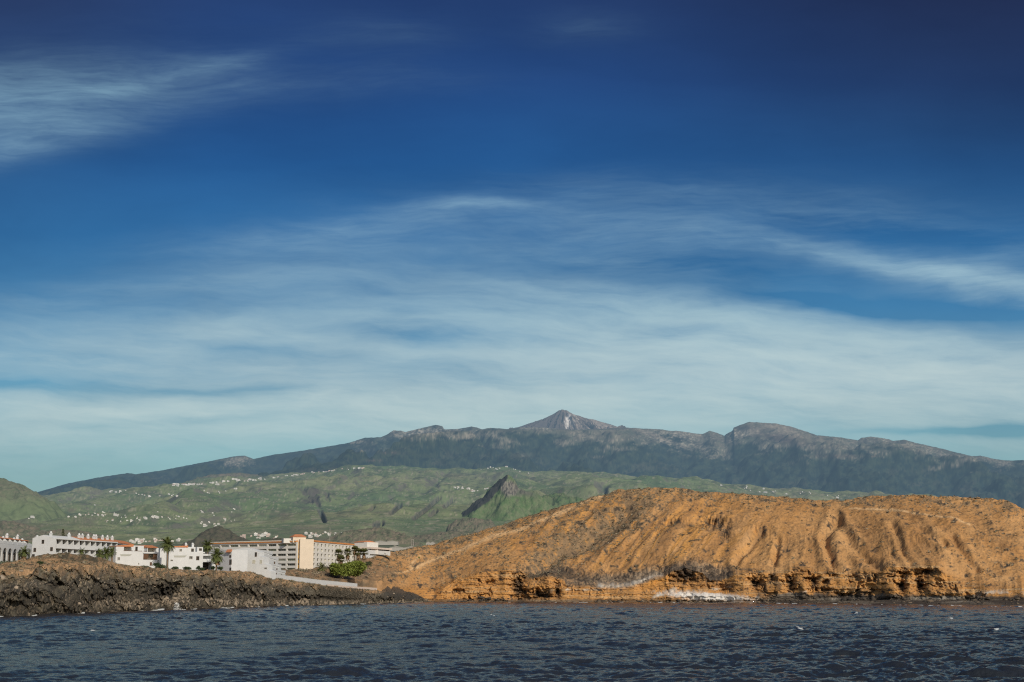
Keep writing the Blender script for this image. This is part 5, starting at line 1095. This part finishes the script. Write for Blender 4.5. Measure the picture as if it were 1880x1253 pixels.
def fan_palm(label, bx, by, Y, top, r, group):
    b = P(bx, by, Y); t = P(top[0], top[1], Y); R_ = 1.5*r*Y/F; h = t[2] - b[2]; dx = t[0] - b[0]; o = thing('fan_palm', label, 'palm tree', b, 0, group)
    MB().tube([(dx*k, 0, h*k - (1 if k == 0 else 0)) for k in np.linspace(0, 1, 5)], [.36, .3, .27, .25, .25], 8).build('trunk', M['trunk'], o, True)
    c = MB(); k_ = MB()
    for i in range(44):
        az = i*2.399; el = math.radians(random.uniform(-25, 80)); d = np.array((math.cos(az)*math.cos(el), math.sin(az)*math.cos(el), math.sin(el))); s_ = np.array((-math.sin(az), math.cos(az), 0)); up = np.cross(d, s_)
        a0 = np.array((dx, 0, h)) + d*R_*.45
        for j in range(9):
            th = (j - 4)/4*1.25; tip = a0 + (d*math.cos(th) + s_*math.sin(th))*R_*.62*random.uniform(.8, 1.1) + np.array((0, 0, -R_*.12*random.random())); w = (s_*math.cos(th) - d*math.sin(th))*R_*.055
            c.add([a0 - w*.4, a0 + w*.4, tip*.5 + a0*.5 + w*1.3, tip, tip*.5 + a0*.5 - w*1.3], [(0, 1, 2, 3, 4)])
        c.add([np.array((dx, 0, h)) - s_*.03, np.array((dx, 0, h)) + s_*.03, a0 + s_*.03, a0 - s_*.03], [(0, 1, 2, 3)])
    for i in range(40):
        az = i*2.399; d = np.array((math.cos(az), math.sin(az), 0)); a0 = np.array((dx, 0, h)) + d*.2; a1 = np.array((dx, 0, h)) + d*R_*random.uniform(.28, .5) + np.array((0, 0, -R_*random.uniform(.5, 1.5))); s_ = np.array((-d[1], d[0], 0))*.22
        k_.add([a0 - s_*.5, a0 + s_*.5, a1 + s_, a1 - s_], [(0, 1, 2, 3)])
    c.build('crown', M['frond2'], o); k_.build('dead_fronds', M['dead'], o); return o
def shrub(label, px, py, Y, w, h, m='dbush', n=700, name='shrub', cat='shrub', group=None):
    b = P(px, py, Y); W = w*Y/F/2; H = h*Y/F; o = thing(name, label, cat, b, 0, group); V = []
    lob = [(random.uniform(-.6, .6)*W, random.uniform(-.5, .5)*W, random.uniform(.35, .7)*H, random.uniform(.35, .62)) for _ in range(7)] + [(0, 0, .5*H, .7)]
    k = MB()
    for i in range(n):
        cx, cy, cz, cr = random.choice(lob); q = RNG.normal(size=3); q /= np.linalg.norm(q); q *= RNG.uniform(.55, 1.0)**.5; p = np.array((cx + q[0]*cr*W, cy + q[1]*cr*W, max(.05, cz + q[2]*cr*H*.62))); t = RNG.normal(size=(3, 3))*(.055*min(W, H) + .06)
        k.add([p + t[0], p + t[1], p + t[2]], [(0, 1, 2)])
    k.build('foliage', M[m], o); s = MB()
    for i in range(4): s.tube([(random.uniform(-.15, .15)*W, 0, -.6), (lob[i][0]*.5, lob[i][1]*.5, lob[i][2]*.5), lob[i][:3]], [.09, .06, .03], 5)
    s.build('stem', M['trunk'], o); return o
feather_palm('small palm with spiky fronds on the brown slope in front of the arcaded block', 43, 1032.5, 372, (44, 1013.5), 12.5, skirt=True, n=40)
feather_palm('short palm crown rising over the scrub mound, before the middle of the terraced block', 149, 1022, 440, (150, 1012.5), 8, n=34)
feather_palm('leafy low palm leaning left in the clump beside the balcony house', 186, 1031, 452, (183, 1017), 10, n=40)
feather_palm('dark leafy palm in the middle of the clump beside the balcony house', 196, 1034, 456, (195, 1016.5), 11.5, n=54)
feather_palm('taller shadowed palm at the right of the clump, against the balcony house', 205, 1034, 470, (206, 1013), 9, n=40)
feather_palm('tall slender palm with a long bare trunk, between the two white houses', 307, 1040.5, 490, (307.5, 1000), 14.5, n=64)
feather_palm('palm crown rising over the roof of the plain white house, before the hotel wing', 380, 1030, 535, (381, 1002), 12, n=54)
feather_palm('bushy palm with drooping fronds and a stout trunk before the garage', 397, 1043, 508, (398, 1020.5), 14.5, n=64, skirt=True)
feather_palm('low dry palm at the foot of the hotel, left of the green bushes', 589, 1052, 705, (590, 1043.5), 11.5, 'frond2', 46, skirt=True)
feather_palm('low palm with yellowish fronds growing into the left side of the green bushes', 613, 1054, 700, (613, 1042.5), 9.5, 'frond2', 40, skirt=True)
G = 'fan palms before the right wing of the hotel'
for lb, bx, by, tx, ty, r in (('leftmost fan palm before the hotel, dark and full with a second crown below', 622, 1050, 621.5, 1016.5, 6.5), ('fan palm with a pale dead skirt and bare trunk, second from left before the hotel', 638.5, 1050, 638.5, 1015.5, 6.5), ('tallest fan palm before the hotel end block, crown highest of all', 651.5, 1050, 651.5, 1009.5, 5.5), ('fan palm with a shaggy brown skirt, second from right before the end block', 658, 1050, 658, 1014.5, 6.2), ('rightmost fan palm with a thin pale trunk before the end block', 669, 1048, 668.5, 1015, 6.5)): fan_palm(lb, bx, by, 715, (tx, ty), r, G)
fan_palm('short fan palm under the leftmost fan palm, its crown just above the green bushes', 627, 1052, 708, (626, 1028), 6.5, G)
shrub('large bright green bush, the right half of the green thicket below the fan palms', 651, 1061, 690, 44, 31, 'bush', 5200)
shrub('bright green bush, the left half of the green thicket below the fan palms', 627, 1060, 686, 46, 26, 'bush', 4400)
shrub('dark green bush at the far left end of the green thicket', 610, 1057, 692, 16, 12, 'dbush', 600)
shrub('dark rounded shrub right of the fan palms on the orange bank', 675, 1042, 735, 16, 12, 'dbush', 500)
for lb, px, py, w, h, Y in (('dark clipped hedge below the balcony house', 266, 1044, 16, 5, 478), ('dark green shrub at the foot of the tall palm, left side', 296, 1044.5, 20, 8.5, 484), ('grey-green agave-like shrub under the timber balcony', 287, 1041, 12, 7, 485), ('low dark shrub left below the plain white house', 321, 1046.5, 16, 6, 492), ('mixed low shrub in the middle below the plain white house', 343, 1047, 16, 6.5, 494), ('round green shrub below the dark window of the plain house', 364, 1046.5, 8, 7, 496), ('blackish shrub by the right corner of the plain house', 371, 1048.5, 9, 6, 496), ('green shrub beside the stout trunk of the bushy palm', 391, 1046, 11, 6, 500), ('dark shrub right of the bushy palm, below the narrow house', 405, 1047, 12, 6, 510)): shrub(lb, px, py, Y, w, h, 'dbush', 900)
shrub('dark green shrub on the lawn below the arcaded block at the left edge', 8, 1037, 392, 34, 7, 'dbush', 600)
shrub('blackish shrub beside the small palm on the left slope', 27, 1039, 378, 17, 8, 'dbush', 500)
shrub('grey scrub bush on the bare brown slope right of the small palm', 72, 1036.5, 352, 16, 6, 'dbush', 400)
shrub('tiny yellow-green shrub beside the footpath on the orange hill', 769.5, 1026, 800, 4.5, 4, 'bush', 200)
def norfolk(label, px, py, Y, top, w):
    b = P(px, py, Y); H = (py - top)*Y/F; W = w*Y/F/2; o = thing('norfolk_pine', label, 'pine tree', b); MB().tube([(0,0,-1),(0,0,H*.5),(0,0,H)], [.3,.2,.05], 6).build('trunk', M['trunk'], o)
    c = MB()
    for k in range(13):
        z = H*(.12 + .86*k/13); r = W*(1 - k/13.5)**.9
        for i in range(7):
            az = i*2*PI/7 + k; d = np.array((math.cos(az), math.sin(az), 0)); s_ = np.array((-d[1], d[0], 0)); p0 = np.array((0,0,z)); p1 = p0 + d*r + np.array((0,0,r*.12))
            for j in range(5):
                q = p0 + (p1-p0)*(j+.5)/5; t = RNG.normal(size=(3,3))*np.array((.22,.22,.12)); c.add([q+t[0], q+t[1], q+t[2]], [(0,1,2)])
            c.add([p0 - s_*.04, p0 + s_*.04, p1 + s_*.02, p1 - s_*.02], [(0,1,2,3)])
    c.build('crown', M['pine'], o)
norfolk('thin tiered Norfolk pine standing up behind the long terraced block', 114.5, 1000, 545, 970.5, 13)
def lattice(name, label, cat, px, py, Y, top, w, m):
    b = P(px, py, Y); H = (py - top)*Y/F; W = w*Y/F/2; o = thing(name, label, cat, b); f = MB(); n = max(4, int(H/ max(1.6, W*1.2))); t = max(.05, W*.07)
    cs = [(-1,-1),(1,-1),(1,1),(-1,1)]
    for x, y in cs: f.tube([(x*W, y*W, 0), (x*W*.8, y*W*.8, H)], [t*1.4, t], 4)
    pf = o; f.build('legs' if False else 'frame', m, pf); br = MB()
    for k in range(n):
        z0, z1 = H*k/n, H*(k+1)/n; s0, s1 = W*(1-.2*k/n), W*(1-.2*(k+1)/n)
        for i in range(4):
            a, b2 = cs[i], cs[(i+1)%4]; br.tube([(a[0]*s0, a[1]*s0, z0), (b2[0]*s1, b2[1]*s1, z1)], [t*.6]*2, 4); br.tube([(a[0]*s1, a[1]*s1, z1), (b2[0]*s1, b2[1]*s1, z1)], [t*.6]*2, 4)
    br.build('bracing', m, o); return o
lattice('lattice_tower', 'small pale lattice tower behind the left foot of the orange hill', 'tower', 757, 1014, 930, 990.5, 4.4, M['steel'])
lattice('radio_mast', 'thin pale mast rising from the town behind the hotel roof', 'mast', 605, 1000, 2300, 968, 1.6, M['steel'])
def pole(label, px, py, Y, top):
    b = P(px, py, Y); H = (py-top)*Y/F; o = thing('utility_pole', label, 'pole', b); MB().tube([(0,0,-1),(0,0,H)], [.14,.10], 6).build('post', M['steel'], o); MB().box(-.8,.8,-.06,.06,H-.5,H-.38).build('crossarm', M['steel'], o)
pole('slim utility pole right of the flat-roofed pavilion', 725, 1015, 850, 1000.5)

# ------------------------------------------------------------------ distant villages
_Ys = np.geomspace(1300, 13150, 520)
def slope_hit(px, py):
    e = (slope_z(np.full_like(_Ys, float(A_(px, py))), _Ys) - CAMH)/_Ys; k = np.nonzero(e >= float(E_(py)))[0]
    Y = _Ys[k[0]] if len(k) else 13000.; return Y
def far_meshes():
    out = {}
    def mk(name, kind):
        m = MB()
        if kind == 0: m.box(-.5,.5,-.4,.4,-.6,.62); m.box(-.5,.12,-.36,.36,.62,1.0); mats = [M['fwhite']]
        if kind == 1: m.box(-.5,.5,-.4,.4,-.6,.7); m.add([(-.56,-.46,.7),(.56,-.46,.7),(.56,.46,.7),(-.56,.46,.7),(-.2,0,1.05),(.2,0,1.05)], [(0,1,5,4),(1,2,5),(2,3,4,5),(3,0,4)]); mats = [M['fwhite'], M['froof']]
        if kind == 2: m.box(-.5,.5,-.4,.4,-.6,1.0); m.box(-.2,.1,-.2,.2,1.0,1.2); mats = [M['fwhite']]
        if kind == 3: m.box(-.5,.5,-.4,.4,-.6,.75); m.box(0,.5,-.35,.4,.75,1.1); mats = [M['fpink']]
        nb_ = len(m.f)
        me_faces_roof = set(range(6, 10)) if kind == 1 else set()
        for k in range(3):
            x = -.32 + .32*k; m.box(x-.07, x+.07, -.405, -.38, .22, .48)
        me = bpy.data.meshes.new(name); me.from_pydata(m.v, [], m.f)
        for q in mats + [M['fdark']]: me.materials.append(q)
        for i, p in enumerate(me.polygons):
            if i in me_faces_roof: p.material_index = 1
            elif i >= nb_: p.material_index = len(mats)
        return me
    return [mk('house', k) for k in range(4)]
FM = far_meshes(); NH = [0]
def village(label, group, pts, n, w, jit, kinds=(0,0,1,2), h=(.45,.8), tone=None):
    seg = [np.hypot(b[0]-a[0], b[1]-a[1]) + .01 for a, b in zip(pts[:-1], pts[1:])]; cum = np.concatenate([[0], np.cumsum(seg)])
    first = None
    for i in range(n):
        u = random.random()*cum[-1]; k = min(len(seg)-1, int(np.searchsorted(cum, u, 'right')-1)); f = (u-cum[k])/seg[k]; px = pts[k][0] + (pts[k+1][0]-pts[k][0])*f; py = pts[k][1] + (pts[k+1][1]-pts[k][1])*f + random.uniform(-jit, jit)
        Y = slope_hit(px, py); z = float(slope_z(np.array([float(A_(px, py))]), np.array([Y]))[0]); x = float(A_(px, py))*Y; W = min(w[1]*1.3, w[0]*.75 + random.expovariate(1/((w[1]-w[0])*.42)))*Y/F
        me = FM[random.choice(kinds)]
        if first is None: first = o = bpy.data.objects.new('house', me)
        else: o = first.copy(); o.data = me
        COL.objects.link(o); o.location = (x, Y, z); o.rotation_euler = (0, 0, random.uniform(-.5, .5)); hh_ = W*random.uniform(*h); o.scale = (W, min(W, 14)*random.uniform(.7, 1.1), max(2.2*Y/F*.62, min(hh_, 9)))
        tag(o, label, 'house', group); NH[0] += 1
V_ = village
V_('white house in the village strung along the top edge of the green slope', 'houses along the top edge of the green slope', [(303,892),(345,891),(398,889.5),(440,883.5),(490,881)], 46, (3,8), 1.6)
V_('pale house in the row on the green slope skyline, above the dark ravine', 'houses on the skyline above the ravine', [(495,879.5),(512,877.5),(541,874),(562,871.5),(612,866),(676,861.5)], 34, (2.2,5.5), .9, (0,0,3,1))
V_('white house in the scattered hamlet halfway up the left green slope', 'hamlet halfway up the left slope', [(200,905),(228,902),(262,913),(298,913),(330,910)], 18, (2.5,5.5), 2.4)
V_('white house among the scattered farms below the upper village', 'farms below the upper village', [(365,907),(400,905),(435,900)], 9, (2.2,5), 3)
V_('white house among the left-hand farms at the foot of the green slope', 'left farms at the foot of the slope', [(18,953),(60,951),(110,948),(140,949),(172,947),(235,946)], 30, (2.5,6), 3)
V_('white house in the middle hamlet above the terraced block', 'hamlet above the terraced block', [(185,958),(238,957),(282,953),(345,952)], 22, (2.5,6), 2.6)
V_('white house on the slope beside the dark volcanic cone', 'houses beside the dark cone', [(350,962),(395,966),(412,956),(440,958)], 12, (2.2,5), 4)
V_('small white house lying alone in the green fields of the left slope', 'lone houses on the left slope', [(66,936),(150,930),(245,950),(360,942),(385,946),(470,937),(505,925)], 14, (2,4.5), 7)
V_('pale house in the town crowded behind the balcony house and the tall palm', 'town behind the tall palm', [(240,996),(285,995),(332,992)], 22, (4,8), 3, (0,2,3,2), (.5,.9))
V_('pale house in the town behind the left wing of the hotel', 'town behind the left wing of the hotel', [(442,989),(470,986),(512,989)], 22, (3,7), 3, (0,2,3,2), (.5,.9))
V_('pale house in the town behind the right wing of the hotel', 'town behind the right wing of the hotel', [(560,985),(600,983),(652,980)], 26, (2.5,6), 3.2, (0,2,3,0))
V_('white house in the village beside the rock spire', 'village beside the rock spire', [(826,896),(850,898),(872,903),(900,896)], 22, (2,4.5), 2.2)
V_('tiny white house in the fields right of the rock spire', 'houses right of the rock spire', [(860,862),(905,861),(965,862),(985,890)], 12, (2,4), 2)
V_('tiny white house in fields seen just above the orange hill crest', 'houses above the orange hill', [(1310,893),(1360,897),(1405,903),(1490,907),(1540,914)], 18, (2.2,5.5), 3)
def shed(label, px, py, Y, w, h):
    b = P(px, py, Y); W = w*Y/F/2; H = h*Y/F; o = thing('greenhouse', label, 'greenhouse', b); MB().box(-W, W, 0, 18, -2, H).build('wall', M['fgrey'], o); r = MB()
    n = max(2, int(W/6))
    for k in range(n): x0, x1 = -W + 2*W*k/n, -W + 2*W*(k+1)/n; r.prism_y([(x0, H+.02), (x1, H+.02), ((x0+x1)/2, H+1.2)], -.2, 18.2)
    r.build('roof', M['fgrey'], o)
shed('long pale greenhouse on the plain just right of the hotel roof', 709, 998, 1750, 42, 3.2)
shed('whitish greenhouse on the plain left of the orange slope', 790, 1000, 1600, 16, 3.0)
shed('low greyish greenhouse in front of the plain behind the lattice tower', 742, 1008, 1420, 54, 2.4)
